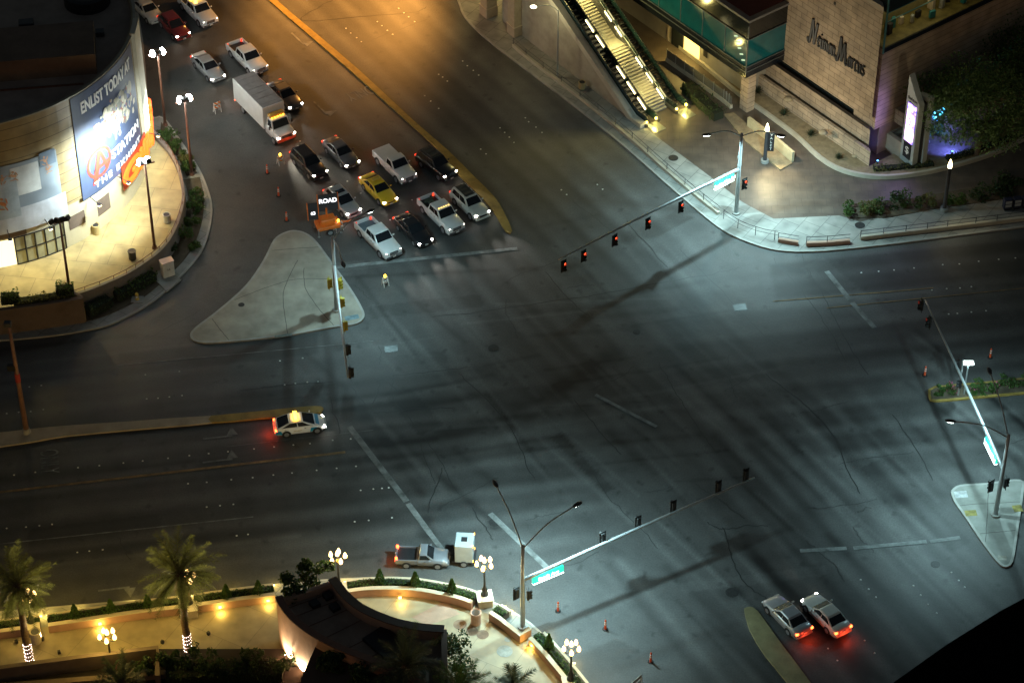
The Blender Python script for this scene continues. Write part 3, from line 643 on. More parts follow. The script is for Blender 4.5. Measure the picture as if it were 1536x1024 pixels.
# glass bay that hangs over the driveway
cb = P(1118, 118, 5.0); ub = (cb - C0).dot(U_); db = (cb - C0).dot(N_)
ZB0, ZB1 = 5.0, zat((cb.x, cb.y), 33)
teal = mat('glowing_teal_glass', (.008, .07, .075), .1, 0, var=.35, scale=.5, spec=.7)
b_ = teal.node_tree.nodes['Principled BSDF']; b_.inputs['Emission Color'].default_value = (0, .35, .36, 1); b_.inputs['Emission Strength'].default_value = .02  # faint glow put into the glass in place of a lit interior
UB1 = ub + 34
s = MB(); lbox(s, ub, UB1, db, .9, ZB0, ZB0 + 1.35); s.build('bay_base', mat('dark_blue_cladding', (.008, .012, .02), .25, .1, var=.3), st)
s = MB(); lbox(s, ub + .08, UB1, db + .08, .9, ZB0 + 1.35, ZB1 - 2.2); s.build('bay_glass', teal, st)
s = MB(); lbox(s, ub + .03, UB1, db + .03, .9, ZB1 - 2.2, ZB1 - .1); s.build('bay_upper_glass', mat('black_glass', (.006, .009, .011), .12, 0, var=.3, spec=.6), st)
s = MB()
for z in (ZB0 + .75, ZB0 + 1.35, ZB1 - 2.2):
    s.box(((ub + UB1) / 2, sgn * (db - .03), z), (UB1 - ub, .08, .09)); s.box((ub - .03, sgn * (db + .9) / 2, z), (.08, .9 - db, .09))
for u in np.arange(ub + 3.4, UB1, 3.4): s.box((u, sgn * (db + .04), (ZB0 + ZB1) / 2 - .4), (.05, .06, ZB1 - ZB0 - 3.4))
s.box((ub + .02, sgn * (db + .02), (ZB0 + ZB1) / 2), (.1, .1, ZB1 - ZB0 - 1.2))
s.build('bay_mullions', mat('mullion_metal', (.14, .16, .17), .4, .4), st)
s = MB(); lbox(s, ub - .12, UB1, db - .12, .9, ZB1 - .1, ZB1 + .15); s.build('bay_cornice', mat('grey_cornice', (.2, .2, .2), .5, .3), st)
s = MB(); lbox(s, ub + .5, UB1, db + .5, .9, ZB1 + .15, ZB1 + .2); s.build('bay_roof', M['roofred'], st)
# glowing slats and bars on the bay face imitate light seen in the glass
lit = emit('bay_glow', (.75, .95, .45), 1.5)
s = MB()
for k in range(5): s.box((ub + .55 + k * .32, sgn * (db + .05), ZB0 + 1.9 + k * .55), (.5, .06, .14), ry=.45)
s.build('stair_glow_slats', emit('stair_glow', (.6, .85, .6), .5), st)
s = MB()
for u, z in ((ub + 11.2, ZB1 - 2.9), (ub + 12.2, ZB1 - 2.5), (ub + 14.2, ZB1 - 2.6)): s.box((u, sgn * (db + .05), z), (.9, .06, .16), ry=.5)
s.build('upper_glow_bars', lit, st)
s = MB(); p = ub + 4.6; lbox(s, ub + .4, ub + 1.5, db + .9, db + 1.9, 0.1, ZB0); s.build('bay_column', sandst, st)
# ground floor set back under the bay
dg_ = (P(1040, 88, .15) - C0).dot(N_)
s = MB(); lbox(s, ub + 2.5, UB1, dg_, .9, .1, ZB0); s.build('ground_floor', mat('pale_ground_floor', (.34, .31, .25), .8, var=.15, scale=.5), st)
def gdoor(pxx, pyy, w, h, m, name, z=.15): u = (P(pxx, pyy, .15) - C0).dot(U_); s = MB(); s.box((u, sgn * (dg_ - .03), z + h / 2), (w, .1, h)); return s.build(name, m, st)
for q in ((1037, 78), (1044, 83), (1051, 88)): 
    d_ = gdoor(q[0], q[1], .85, 2.5, emit('lit_doors', (1, .72, .18), 1.6), 'lit_door')
gdoor(1023, 68, 1.8, 2.4, glassdark, 'window'); gdoor(1064, 97, .6, .8, M['dark'], 'wall_sign', 1.4); gdoor(1009, 58, .25, 2.8, M['stone'], 'pilaster')
lamp('door_light', 'AREA', L_((P(1044, 83) - C0).dot(U_), dg_ - 1.2, 3.6), 160, (1, .72, .2), st, .5)
# side that faces the cross street: corner glass, lit shop window, ledges
zwb = zat(bl(K * .9, .9), 78); zwt = zat(bl(K * .9, .9), 24)
D0, D1 = 1.2, 46; u0 = 1.2
s = MB(); lbox(s, u0, u0 + 3, D0 + .3, D1, 3.5, zwb); s.build('side_wall', sandst, st)
s = MB(); lbox(s, u0, u0 + 3, D0 + .3, D1, zwt, 19.0); s.build('side_upper_wall', mat('dark_upper_panel', (.02, .035, .04), .3, 0, var=.3), st)
s = MB(); lbox(s, u0 + .02, u0 + 3, 19.0, D1, zwb, zwt); s.build('side_pier', sandst, st)
s = MB(); lbox(s, u0 - .02, u0 + .06, D0 + .3, D1, zwb - .5, zwb + .02); s.build('window_sill', mat('dark_sill', (.01, .016, .03), .3), st)
s = MB(); lbox(s, u0 + 2.9, u0 + 3.0, D0 + .4, 19, zwb, zwt); s.build('shop_back_wall', mat('shop_wall', (.25, .22, .10), .7), st)
s = MB(); lbox(s, u0 + .1, u0 + 2.9, D0 + .4, 19, zwb + .02, zwb + .08); s.build('shop_floor', mat('shop_floor', (.20, .16, .05), .4, var=.5, scale=1), st)
random.seed(5); cabs = []
for k in range(14):
    s = MB(); d_ = D0 + 2.5 + k * 1.05; s.box((u0 + random.uniform(.8, 2.2), sgn * d_, zwb + .5), (random.uniform(.3, .8), random.uniform(.3, .7), random.uniform(.6, 1.6)), rz=random.uniform(-.4, .4), bev=.05)
    s.build('display_stand', [M['dark'], mat('teal_display', (.02, .2, .22), .5), M['cream'], M['galv']][k % 4], st)
for d_ in (4, 8, 12): lamp('shop_light', 'POINT', L_(u0 + 1.2, d_, zwt - .6), 14, (1, .85, .35), st, .3)
s = MB(); 
for d_ in (4, 5.6, 7.2, 8.8, 10.5): s.box((u0 + 2.0, sgn * d_, zwt - .25), (.5, .7, .05))
s.build('shop_ceiling_light', emit('shop_ceiling', (1, .9, .55), 4), st)
s = MB()
for z in (zwt + .02, zwt - 1.0): s.box((u0 - .03, sgn * (D0 + D1) / 2, z), (.08, D1 - D0 - .6, .08))
s.box((u0 - .02, sgn * (D0 + .3), (zwb + 19) / 2), (.14, .14, 19 - zwb + 1))
s.build('window_frame', mat('teal_frame', (.12, .34, .36), .35, .3), st)
s = MB(); lbox(s, u0 - 1.2, u0, D0 + 3, D1, 3.3, 4.9); s.build('side_ledge', sandst, st)
s = MB(); lbox(s, u0 - 2.6, u0 - 1.2, D0 + 9, D1, .1, 3.1); s.build('side_ledge', sandst, st)
s = MB(); lbox(s, u0, u0 + 4, D0 + 1, 14, 0, 3.5); s.build('side_base', M['roof'], st)
s = MB()
for k in range(7): lbox(s, u0 - 2.5 + k * .4, u0 - 2.1 + k * .4, 4, 7.5, .1, .4 + k * .3)
s.build('steps', M['stone'], st)
s = MB(); lbox(s, u0 - 2.7, u0 + .3, 3.4, 3.9, .1, 2.2); s.build('step_wall', M['stone'], st)

# desert planting strip in front of the store with low lit wall
lw_pts = smooth_line(px([(1000, 55), (1056, 98), (1105, 138), (1150, 170), (1194, 203), (1225, 232), (1252, 250), (1285, 261), (1330, 265), (1390, 258), (1450, 243), (1500, 226), (1536, 208), (1600, 180)], .4), 4)
lw = thing('low_wall', 'low pale kerb wall curving in front of the desert planting and tall sign', 'wall', (lw_pts[20].x, lw_pts[20].y, .15))
s = MB(); s.wall(lw_pts, .28, .1, .6, 0); s.build('wall_body', mat('pale_low_wall', (.46, .43, .35), .8, var=.15, scale=.8), lw, world=True)
s = MB(); back = [bl(46, 0), bl(0, 0), bl(0, 8), Vector((90, 235, 0))]
s.prism([(p.x, p.y) for p in lw_pts] + [(p.x, p.y) for p in reversed(back)], .12, .42); struct('desert_planting_ground', s, M['sand'])
# ================================================================ ESCALATORS AND STAIR
HE = HA + math.pi + R(3)
ft = P(1002, 177, .15)
up = Vector((math.cos(HE), math.sin(HE), 0)); lf = Vector((-up.y, up.x, 0))
SL = .53
def esc_z(x, x0=1.8): return max(0, (x - x0)) * SL
def run_line(y, zoff, x0=1.8, x1=26., xs=0.): return [(xs, y, zoff), (x0, y, zoff), (x1, y, zoff + (x1 - x0) * SL)]
stepmat = mat('escalator_steps', (.05, .05, .055), .4, .6, var=.3, scale=4)
eglass = mat('balustrade_glass', (.012, .03, .035), .1, 0, var=.2, spec=.7)
eglow = emit('escalator_comb_light', (1, .75, .12), 6); strip = emit('stair_strip_light', (1, .85, .40), 6)
def escalator(yc, label):
    t_ = thing('escalator', label, 'escalator', ft + lf * yc, HE)
    s = MB()
    for k in range(48):
        x = 1.6 + k * .5; s.box((x, 0, esc_z(x) + .10), (.46, .95, .2), bev=.02)
    s.build('step_band', stepmat, t_)
    for sd in (-1, 1):
        s = MB(); s.wall([(.3, sd * .62), (1.8, sd * .62), (26, sd * .62)], .06, [.1, .1, .1 + 24.2 * SL], [1.0, 1.0, 1.0 + 24.2 * SL], 0); s.build('balustrade', eglass, t_)
        s = MB(); s.path([(.5, sd * .62, .45), (.15, sd * .62, .7), (.3, sd * .62, 1.0)] + [(1.8, sd * .62, 1.03), (26, sd * .62, 1.03 + 24.2 * SL)], .06, 8); s.build('handrail', M['dark'], t_)
        s = MB(); s.wall([(.0, sd * .80), (1.8, sd * .80), (26, sd * .80)], .3, [0, -.35, -.35 + 24.2 * SL], [.32, .32, .32 + 24.2 * SL], 0); s.build('side_skirt', M['darkgrey'], t_)
        s = MB(); s.ball((.28, sd * .62, .38), .13, 2, (1, 1, 1.3)); s.build('newel_light', eglow, t_)
    s = MB(); s.box((-.5, 0, .03), (1.6, 1.3, .05)); s.build('comb_plate', mat('landing_plate', (.25, .27, .25), .35, .6), t_)
    lamp('newel_lamp', 'POINT', (-.2, 0, .7), 110, (1, .78, .2), t_, .1)
    return t_
escalator(1.95, 'escalator on the road side of the lit stair, beside the pale stringer wall')
escalator(-1.95, 'escalator on the shop side of the lit stair, beside the dark hedge')
ss = thing('staircase', 'wide outdoor staircase lit yellow between the two escalators', 'stairs', ft, HE)
s = MB(); nst = 0; x = 1.4; z = 0
while x < 26:
    L = .32 if nst not in (22,) else 1.8
    s.box((x + L / 2, 0, z / 2 + .08), (L - .03, 2.2, z + .16)); s.box((x + .02, 0, z + .165), (.05, 2.2, .02))
    x += L; z += .17; nst += 1
s.build('steps', M['tread'], ss)
for sd in (-1, 1):
    s = MB()
    for k in range(14):
        xx = 2.2 + k * 1.75
        if k in (3, 6): continue
        s.wall([(xx, sd * 1.12), (xx + 1.1, sd * 1.12)], .05, [esc_z(xx) + .42, esc_z(xx + 1.1) + .42], [esc_z(xx) + .55, esc_z(xx + 1.1) + .55], 0)
    s.build('strip_light', strip, ss)
    s = MB()
    for k in (0, 1, 2, 4, 5, 8, 9, 12):
        xx = 1.9 + k * 1.75; s.wall([(xx, 1.44), (xx + 1.3, 1.44)], .05, [esc_z(xx) + .45, esc_z(xx + 1.3) + .45], [esc_z(xx) + .6, esc_z(xx + 1.3) + .6], 0)
    if sd > 0: s.build('strip_light', strip, ss)
    s = MB(); s.path([(1.6, sd * 1.0, .95), (26, sd * 1.0, .95 + 24.2 * SL)], .035, 6)
    for k in range(12): s.cone((1.8 + k * 2, sd * 1.0, esc_z(1.8 + k * 2)), (1.8 + k * 2, sd * 1.0, esc_z(1.8 + k * 2) + .95), .03, seg=6)
    s.build('handrail', M['galv'], ss)
for xx, pw_ in ((3, 170), (8, 300), (14, 600), (20, 1300)): lamp('stair_lamp', 'POINT', (xx, 0, esc_z(xx) + 1.9), pw_, (1, .80, .25), ss, .3)
sw = thing('stair_wall', 'tall pale concrete wall with sloped white stringer under the escalators', 'wall', ft + lf * 3.0, HE)
s = MB(); s.wall([(1.0, 0), (24, 0)], .35, 0, [0.15, .1 + 22.2 * SL - .6], 0); s.build('wall_body', mat('stained_pale_concrete', (.36, .33, .27), .9, var=.25, scale=.5, bump=.1), sw)
s = MB(); s.wall([(.2, .05), (1.8, .05), (26, .05)], .75, [0, -.3, -.3 + 24.2 * SL], [.5, .5, .5 + 24.2 * SL], 0); s.build('stringer', mat('white_stringer', (.48, .45, .38), .7, var=.12, scale=.5), sw)
# arch and deck beyond the frame that the stairs climb to
s = MB(); s.box((29, -3, 12.4), (8, 12, .6)); s.build('landing_deck', M['stone'], sw)
for k, q in enumerate([(733, 22), (774, 50)]):
    g = P(*q, .15); t_ = thing('column', ['square stone column nearer the corner of the lit pavement, at the frame edge', 'square stone column next to the black bin and escalator wall'][k], 'column', g, HA)
    s = MB(); s.box((0, 0, 6), (1.25, 1.25, 12)); s.build('shaft', mat('pale_column', (.42, .37, .27), .8, var=.15), t_)
    s = MB(); s.box((0, 0, .6), (1.45, 1.45, 1.2), bev=.05); s.build('plinth', M['stone'], t_)
    s = MB(); s.box((0, 0, 1.26), (1.5, 1.5, .1)); s.build('light_band', mat('pale_band', (.6, .52, .38), .7), t_)
g = P(752, -25, .15); t_ = thing('column', 'square stone column set back behind the two others', 'column', g, HA); s = MB(); s.box((0, 0, 6), (1.25, 1.25, 12)); s.build('shaft', MATS['pale_column'], t_)
s = MB(); s.box((0, 0, .6), (1.45, 1.45, 1.2), bev=.05); s.build('plinth', M['stone'], t_)
t_ = thing('footbridge', 'stone footbridge deck that the columns carry beyond the frame', 'bridge', P(752, -20, 0), HA)
s = MB(); s.box((-3, 0, 12.3), (14, 7, .7)); s.build('deck', M['stone'], t_)
for y_ in (-1.5, 2): lamp('underdeck_light', 'POINT', (0, y_, 9.5), 650, (1, .76, .30), t_, .8)

# ================================================================ RAILINGS AND LOW WALLS ALONG THE RIGHT CORNER
def rail(pts, label, base_h, base_m, n_gap=2.6, h=1.05):
    ln = smooth_line(px(pts), 8); g = ln[len(ln) // 2]
    t_ = thing('railing', label, 'railing', (g.x, g.y, .15))
    if base_h: s = MB(); s.wall(ln, .32, .1, .15 + base_h, 0); s.build('base_wall', base_m, t_, world=True)
    up_ = [Vector((p.x, p.y, .15 + h)) for p in ln]; s = MB(); s.path(up_, .03, 6); s.path([p - Vector((0, 0, .42)) for p in up_], .018, 6)
    s.build('rail', M['darkgrey'], t_, world=True)
    acc = 0; last = None
    for a, b_ in zip(ln, ln[1:]):
        acc += (b_ - a).length
        if acc > n_gap or last is None:
            acc = 0; last = a; s = MB(); s.cone((a.x, a.y, .12), (a.x, a.y, .2 + h), .035, seg=6); s.build('post', M['darkgrey'], t_, world=True)
    return t_
palew = MATS['pale_low_wall']
rail([(770, 72), (800, 97), (870, 150), (940, 207), (1000, 260), (1050, 302), (1078, 324)], 'long steel railing on a pale low wall along the avenue kerb', .35, palew)
rail([(1085, 330), (1110, 346), (1140, 357), (1166, 362)], 'curved steel railing at the corner by the signal pole', 0, palew, 1.8)
rail([(1167, 364), (1197, 369)], 'short rail on a salmon block by the corner ramp', .4, mat('salmon_block', (.42, .26, .19), .8, var=.1), 2.0)
rail([(1209, 370), (1240, 369), (1274, 366)], 'middle rail on a salmon block between two kerb ramps', .4, MATS['salmon_block'], 2.0)
rail([(1290, 361), (1350, 354), (1420, 346), (1536, 332), (1600, 322)], 'long steel railing on a pale low wall beside the cross street', .4, palew, 2.0)
# ramp walls of the driveway between escalators and store
rw_ = [P(1000, 92, .15), P(1040, 120, .15), P(1085, 153, .15), P(1097, 163, .15)]
t_ = thing('driveway_fence', 'pale low wall with mesh fence beside the driveway ramp', 'fence', rw_[1]); s = MB(); s.wall(rw_, .3, .1, .6, 0); s.build('base_wall', palew, t_, world=True)
s = MB(); s.wall(rw_, .03, .6, 1.6, 0); s.build('mesh_panel', mat('grey_mesh', (.15, .15, .14), .6, .2, var=.3, scale=8), t_, world=True)
s = MB()
for a, b_ in zip(rw_, rw_[1:]):
    for k in range(3): p = a.lerp(b_, k / 3); s.cone((p.x, p.y, .15), (p.x, p.y, 1.75), .04, seg=6)
s.build('posts', M['galv'], t_, world=True); 
r2 = [P(1122, 190, .15), P(1160, 218, .15), P(1189, 243, .15)]
t_ = thing('ramp_wall', 'pale parapet wall with striped face ending at the driveway mouth', 'wall', r2[1]); s = MB(); s.wall(r2, .3, .1, 1.35, 0); s.build('wall_body', mat('striped_pale_wall', (.5, .44, .28), .7, var=.12, scale=2), t_, world=True)
s = MB(); s.prism([(p.x, p.y) for p in px([(1085, 175), (1100, 172), (1188, 248), (1170, 258), (1118, 215)])], .12, .3); struct('ramp_planting_strip', s, M['sand'])

# ================================================================ SIGNAL POLES
blk = mat('signal_black', (.014, .014, .014), .55, var=.2); sigy = mat('signal_yellow', (.42, .34, .03), .5, var=.15)
redl = emit('red_signal_lens', (1, .05, .015), 9); offl = mat('dark_signal_lens', (.02, .02, .02), .3); grn = emit('teal_signal_lens', (.05, 1, .75), 5)
def head_mesh(m, lit=redl, seat=0):
    s = MB(); s.box((0, 0, 0), (.22, .36, 1.1), bev=.03); s.box((.05, 0, 0), (.03, .62, 1.34))
    for z in (.36, 0, -.36): s.cone((.1, 0, z), (.34, 0, z), .16, .16, 10, caps=False); 
    return s.mesh('signal_head', m)
H_BLK, H_YEL = head_mesh(blk), head_mesh(sigy)
def lens_mesh(z, m): s = MB(); s.cone((.11, 0, z), (.18, 0, z), .15, seg=12); return s.mesh('lens', m)
LENS_R, LENS_T, LENS_O = lens_mesh(.36, redl), lens_mesh(-.36, grn), [lens_mesh(z, offl) for z in (0, -.36)]
def add_head(t_, loc, ang, yellow=False, lit='red'):
    h = place('signal_head', H_YEL if yellow else H_BLK, t_); h.location = loc; h.rotation_euler = (0, 0, ang)
    if lit == 'red': place('lens', LENS_R, h)
    elif lit == 'teal': place('lens', LENS_T, h)
    s = MB(); s.cone((0, 0, .55), (0, 0, .72), .05, seg=6); return h
cool = (.56, .93, 1.0)
def luminaire(t_, a, b_, power, lit=True):
    """curved bracket from a to b with a flat cobra head"""
    a, b_ = Vector(a), Vector(b_); mid = a.lerp(b_, .45) + Vector((0, 0, .55)); br = MB(); br.path(smooth_line([a, mid, b_], 5), .06, 7); o = br.build('luminaire_arm', M['galv'], t_, smooth=True)
    d = (b_ - a); ang = math.atan2(d.y, d.x); s = MB(); s.ball((0, 0, 0), .5, 2, (1, .42, .24)); h = s.build('luminaire_head', M['darkgrey'], o, smooth=True); h.location = b_; h.rotation_euler = (0, 0, ang)
    s = MB(); s.ball((0, 0, -.12), .34, 2, (1, .38, .12)); g_ = emit('lamp_lens', (.85, 1, .97), 20); s2 = s.build('lens', g_, o, smooth=True); s2.location = b_; s2.rotation_euler = (0, 0, ang)
    lamp('street_light', 'SPOT', b_ - Vector((0, 0, .28)), power, cool, o, .18, aim=(0, 0, -1), size=R(157), blend=.75)
def signal_pole(label, base, h, ms_z, tip, tip_z, heads, face, lums, sign=None, poleheads=(), yellow=False, hz=-.75, lit='red', sign_txt='', bp_=True, power=2600, lum_mul=None):
    g = P(*base, .15); t_ = thing('signal_pole', label, 'traffic light', g)
    s = MB(); s.path([(0, 0, 0), (0, 0, h * .5), (0, 0, h)], [.21, .18, .14], 12); s.build('pole', M['galv'], t_, smooth=True)
    s = MB(); s.cone((0, 0, -.05), (0, 0, .18), .42, seg=10); s.build('base_plate', M['conc'], t_)
    T = P(*tip, tip_z) - g; a = Vector((0, 0, ms_z)); mid = a.lerp(T, .5) + Vector((0, 0, .12))
    s = MB(); s.path(smooth_line([a, mid, T], 5), [.17 - .10 * k / 10 for k in range(11)], 10); s.build('mast_arm', M['galv'], t_, smooth=True)
    ax = Vector((T.x, T.y, 0)).normalized(); aa = math.atan2(ax.y, ax.x)
    for q in heads:
        # nearest place on the arm to the sight line
        best = min((( P(q[0], q[1], a.lerp(T, f).z + hz) - g - (a.lerp(T, f) + Vector((0, 0, hz)))).length, f) for f in np.linspace(.1, 1, 60)); f = best[1]; p = a.lerp(T, f)
        o_ = Vector((math.cos(face), math.sin(face), 0)) * .25
        add_head(t_, p + Vector((0, 0, hz)) + o_, face, yellow and q[0] != 520 and q[0] != 524, lit)
    for (q, z, fc, lt) in poleheads:
        p = P(*q, z) - g; add_head(t_, (p.x, p.y, z), fc, yellow, lt)
    for i_, (q, z) in enumerate(lums):
        p = P(*q, z) - g; luminaire(t_, (0, 0, h - .35), (p.x, p.y, z), power * ((1, 1) if lum_mul is None else lum_mul)[i_])
    if sign:
        p0, p1 = a.lerp(T, sign[0]), a.lerp(T, sign[1]); c_ = (p0 + p1) / 2 + Vector((0, 0, -.62)); L = (p1 - p0).length
        sa = math.atan2(T.y, T.x); nrm = Vector((math.sin(sa), -math.cos(sa), 0))
        if nrm.dot(Vector((math.cos(face), math.sin(face), 0))) < 0: nrm = -nrm
        if sign[2]: nrm = -nrm
        s = MB(); s.box((0, 0, 0), (L, .22, .72), rz=sa, bev=.03); b_ = s.build('street_sign', emit('green_sign_panel', (.03, .75, .5), .8), t_); b_.location = c_
        s = MB(); s.box((0, 0, 0), (L - .06, .26, .10), rz=sa); e = s.build('sign_edge_light', emit('sign_edge_white', (.75, 1, .92), 5), b_); e.location = (0, 0, -.37)
        th = math.atan2(nrm.y, nrm.x)
        text('sign_lettering', sign_txt, .52, emit('sign_letter_white', (.9, 1, .97), 3), b_, Matrix.Translation(nrm * .125) @ Matrix.Rotation(th + math.pi / 2, 4, 'Z') @ Matrix.Rotation(math.pi / 2, 4, 'X'), .005, sx=.9)
        lamp('sign_glow', 'POINT', (nrm.x * .5, nrm.y * .5, -.5), 25, (.5, 1, .85), b_, .3)
    return t_
HA2 = HA + math.pi
signal_pole('signal pole with five red lights on its arm beside the store driveway', (1104, 320), 9.6, 5.4, (838, 389), 6.1,
            [(843, 397), (870, 381), (914, 357), (962, 331), (1012, 306)], HA + .1, [((1060, 204), 9.9), ((1171, 205), 9.8)], sign=(.03, .14, False),
            poleheads=[((1094, 271), 4.0, HB + math.pi, 'red'), ((1116, 277), 3.4, HA, 'red')], sign_txt='Spring Mtn Rd', power=4600, lum_mul=(.8, 1.0))
signal_pole('signal pole with backward facing black heads standing in the niche of the curved planter wall', (784, 940), 9.4, 5.5, (1132, 716), 6.4,
            [(900, 805), (955, 786), (1010, 762), (1081, 735), (1126, 718)], HA2, [((743, 727), 10.6), ((866, 758), 10.6)], sign=(.04, .17, True),
            poleheads=[((775, 892), 3.3, HA2, None), ((792, 893), 3.1, HB, None)], hz=.45, lit=None, sign_txt='Sands Ave', power=5200, lum_mul=(1.1, 1.0))
signal_pole('signal pole with yellow heads on the triangular island beside the queue', (505, 465), 8.7, 5.3, (522, 566), 6.1,
            [(515, 455), (517, 490), (520, 527), (524, 560)], HB, [((556, 318), 9.8), ((515, 398), 8.9)],
            poleheads=[((493, 427), 3.2, HB, None), ((509, 427), 3.2, HA + .3, None)], yellow=True, lit=None, power=1300, lum_mul=(1.5, .35))
signal_pole('signal pole on the right hand island with a red light at its arm tip', (1493, 772), 9.3, 5.4, (1388, 450), 6.3,
            [(1376, 452), (1392, 487)], HB + math.pi, [((1426, 633), 9.9), ((1484, 558), 10.2)], sign=(.07, .2, False),
            poleheads=[((1487, 731), 2.8, HA2, None), ((1507, 725), 3.0, HB, None)], hz=-.55, sign_txt='Las Vegas Blvd', power=2600)
# short signal post with teal lights and its lamp on the planted median
g = P(1437, 592, .15); t_ = thing('signal_post', 'short post with teal signal lights on the planted median', 'traffic light', g)
s = MB(); s.path([(0, 0, 0), (0, 0, 4.2)], [.09, .07], 8); s.build('pole', M['galv'], t_)
for q, z in (((1419, 552), 3.6), ((1441, 597), 2.0)): p = P(*q, z) - g; add_head(t_, (p.x * .25, p.y * .25, z), HB + math.pi * .9, lit='teal')
g = P(1446, 590, .15); t_ = thing('street_lamp', 'slim lamp post with flat white head on the planted median', 'street lamp', g); zt_ = zat(g, 546)
s = MB(); s.path([(0, 0, 0), (0, 0, zt_)], [.09, .06], 8); s.build('pole', M['galv'], t_)
s = MB(); s.box((0, 0, zt_), (.9, .5, .16), bev=.04); s.build('lamp_head', emit('white_lamp_head', (.8, 1, .95), 6), t_)
lamp('street_light', 'SPOT', (0, 0, zt_ - .2), 300, cool, t_, .2, (0, 0, -1), R(150))

# ================================================================ STREET LAMPS
flood = emit('flood_lamp', (.88, 1, .97), 60)
def flood_lamp(label, base, z0, toppy, aims, power, heads=2, lit=True):
    g = P(*base, z0); h = zat(g, toppy) - z0; t_ = thing('street_lamp', label, 'street lamp', g)
    s = MB(); s.path([(0, 0, 0), (0, 0, h)], [.15, .09], 10); s.build('pole', M['brownpole'], t_, smooth=True)
    s = MB(); s.cone((0, 0, -.05), (0, 0, .35), .28, .2, 10); s.build('base_plate', M['brownpole'], t_)
    s = MB(); s.box((0, 0, h), (1.8, .12, .12), rz=.4); s.build('crossbar', M['brownpole'], t_)
    for i in range(heads):
        a = (i - (heads - 1) / 2) * (.62 if lit else .5); c_ = (a * math.cos(.4), a * math.sin(.4), h + .25); d = Vector(aims[i % len(aims)])
        ang = math.atan2(d.y, d.x); s = MB(); s.box((0, 0, 0), (.34, .5, .44), ry=.5, bev=.04); o = s.build('flood_head', M['dark'], t_); o.location = c_; o.rotation_euler = (0, 0, ang)
        if lit:
            s = MB(); s.ball((.2, 0, -.02), .36, 2, (.7, 1.1, 1.1)); s.build('lamp_face', flood, o)  # lens enlarged to a glowing ball that imitates the lamp's glare
            lamp('flood_beam', 'SPOT', Vector((.45, 0, -.1)), power * (1 if aims[i % len(aims)][0] < 0 else .3), (.86, 1, .96), o, .15, (1, 0, -.55), R(120), .6)
    return t_
flood_lamp('brown lamp post with glaring floodlight at the far end of the upper planting bed', (248, 188), .15, 82, [(-1, -.4, 0), (.8, .5, 0)], 7500)
flood_lamp('tall brown lamp post with glaring floodlight beside the shrubs and turning lane', (288, 262), .15, 152, [(-1, .1, 0), (.6, .8, 0)], 2400)
flood_lamp('brown lamp post with glaring floodlight rising from the curved terrace wall', (232, 372), ZT, 246, [(-1, .5, 0), (-.9, .8, 0)], 7500)
flood_lamp('brown lamp post with unlit spotlights at the terrace planter corner', (106, 446), ZT, 333, [(-1, .4, 0), (.6, .6, 0), (-.6, .8, 0)], 0, 4, lit=False)
g = P(40, 648, .15); t_ = thing('utility_pole', 'tall rust brown pole with signal box standing on the left median', 'pole', g); h = zat(g, 488)
s = MB(); s.path([(0, 0, 0), (0, 0, h)], [.26, .13], 10); s.build('pole', mat('rust_pole', (.28, .15, .10), .6, .2, var=.3), t_, smooth=True)
s = MB(); s.cone((0, 0, 0), (0, 0, .5), .4, .3, 10); s.build('base_cap', M['conc'], t_)
s = MB(); s.box((-.1, 0, h), (.6, .5, .5), bev=.05); s.build('camera_box', M['darkgrey'], t_); s = MB(); s.box((-.4, 0, 7.6), (.7, .4, .6), bev=.05); s.build('junction_box', M['dark'], t_)
s = MB(); s.cone((0, 0, 6.0), (0, 0, 6.9), .24, seg=10); s.build('red_band', mat('red_band', (.45, .05, .04), .6), t_)
# slim store lamps with small bright heads
def store_lamp(label, base, toppy, power, banner_=False):
    g = P(*base, .2); h = zat(g, toppy) - .2; t_ = thing('street_lamp', label, 'street lamp', g)
    s = MB(); s.path([(0, 0, 0), (0, 0, h)], [.2, .17], 10); s.build('pole', M['darkgrey'], t_); s = MB(); s.cone((0, 0, 0), (0, 0, .3), .42, seg=10); s.build('base', M['conc'], t_)
    s = MB(); s.lathe([(.19, 0), (.21, .25), (.1, .75), (.02, .95)], (0, 0, h - .1), 10); s.build('lamp_flame', emit('warm_lamp_flame', (1, .8, .4), 10), t_)
    lamp('lamp_light', 'SPOT', (.15, -.25, h - .1), power, (1, .84, .42), t_, .15, (.28, -.75, -1), R(70), .7)
    lamp('lamp_glow', 'POINT', (0, 0, h + 1.1), power * 1.1, (1, .86, .6), t_, .25)
    if banner_:
        s = MB(); s.box((.48, 0, h - 1.35), (.62, .07, 2.3)); b_ = s.build('hanging_sign', M['dark'], t_)
        for k, chs in enumerate('VALET'): text('sign_lettering', chs, .4, M['white'], b_, Matrix.Translation((.48, -.045, h - .5 - k * .43)) @ Matrix.Rotation(math.pi / 2, 4, 'X'), .004)
    return t_
store_lamp('dark lamp post with lit top and black hanging sign by the driveway', (1147, 243), 196, 900, True)
store_lamp('dark lamp post with small bright top in the hedge by the cross street', (1416, 315), 250, 120)
g = P(836, 116, .15); t_ = thing('street_lamp', 'slim curved arm lamp post on the pavement beside the stair wall', 'street lamp', g); h = zat(g, 16)
s = MB(); s.path([(0, 0, 0), (0, 0, h)], [.1, .07], 8); s.build('pole', M['galv'], t_)
s = MB(); s.path(smooth_line([(0, 0, h - .2), (-.9, .2, h + .3), (-2.4, .5, h)], 5), .045, 6); o = s.build('luminaire_arm', M['galv'], t_)
s = MB(); s.ball((-2.5, .5, h - .05), .34, 2, (1, .6, .5)); s.build('lamp_head', emit('warm_white_lamp', (1, .95, .65), 8), o)
lamp('street_light', 'POINT', (-2.5, .5, h - .5), 240, (1, .9, .5), o, .2)
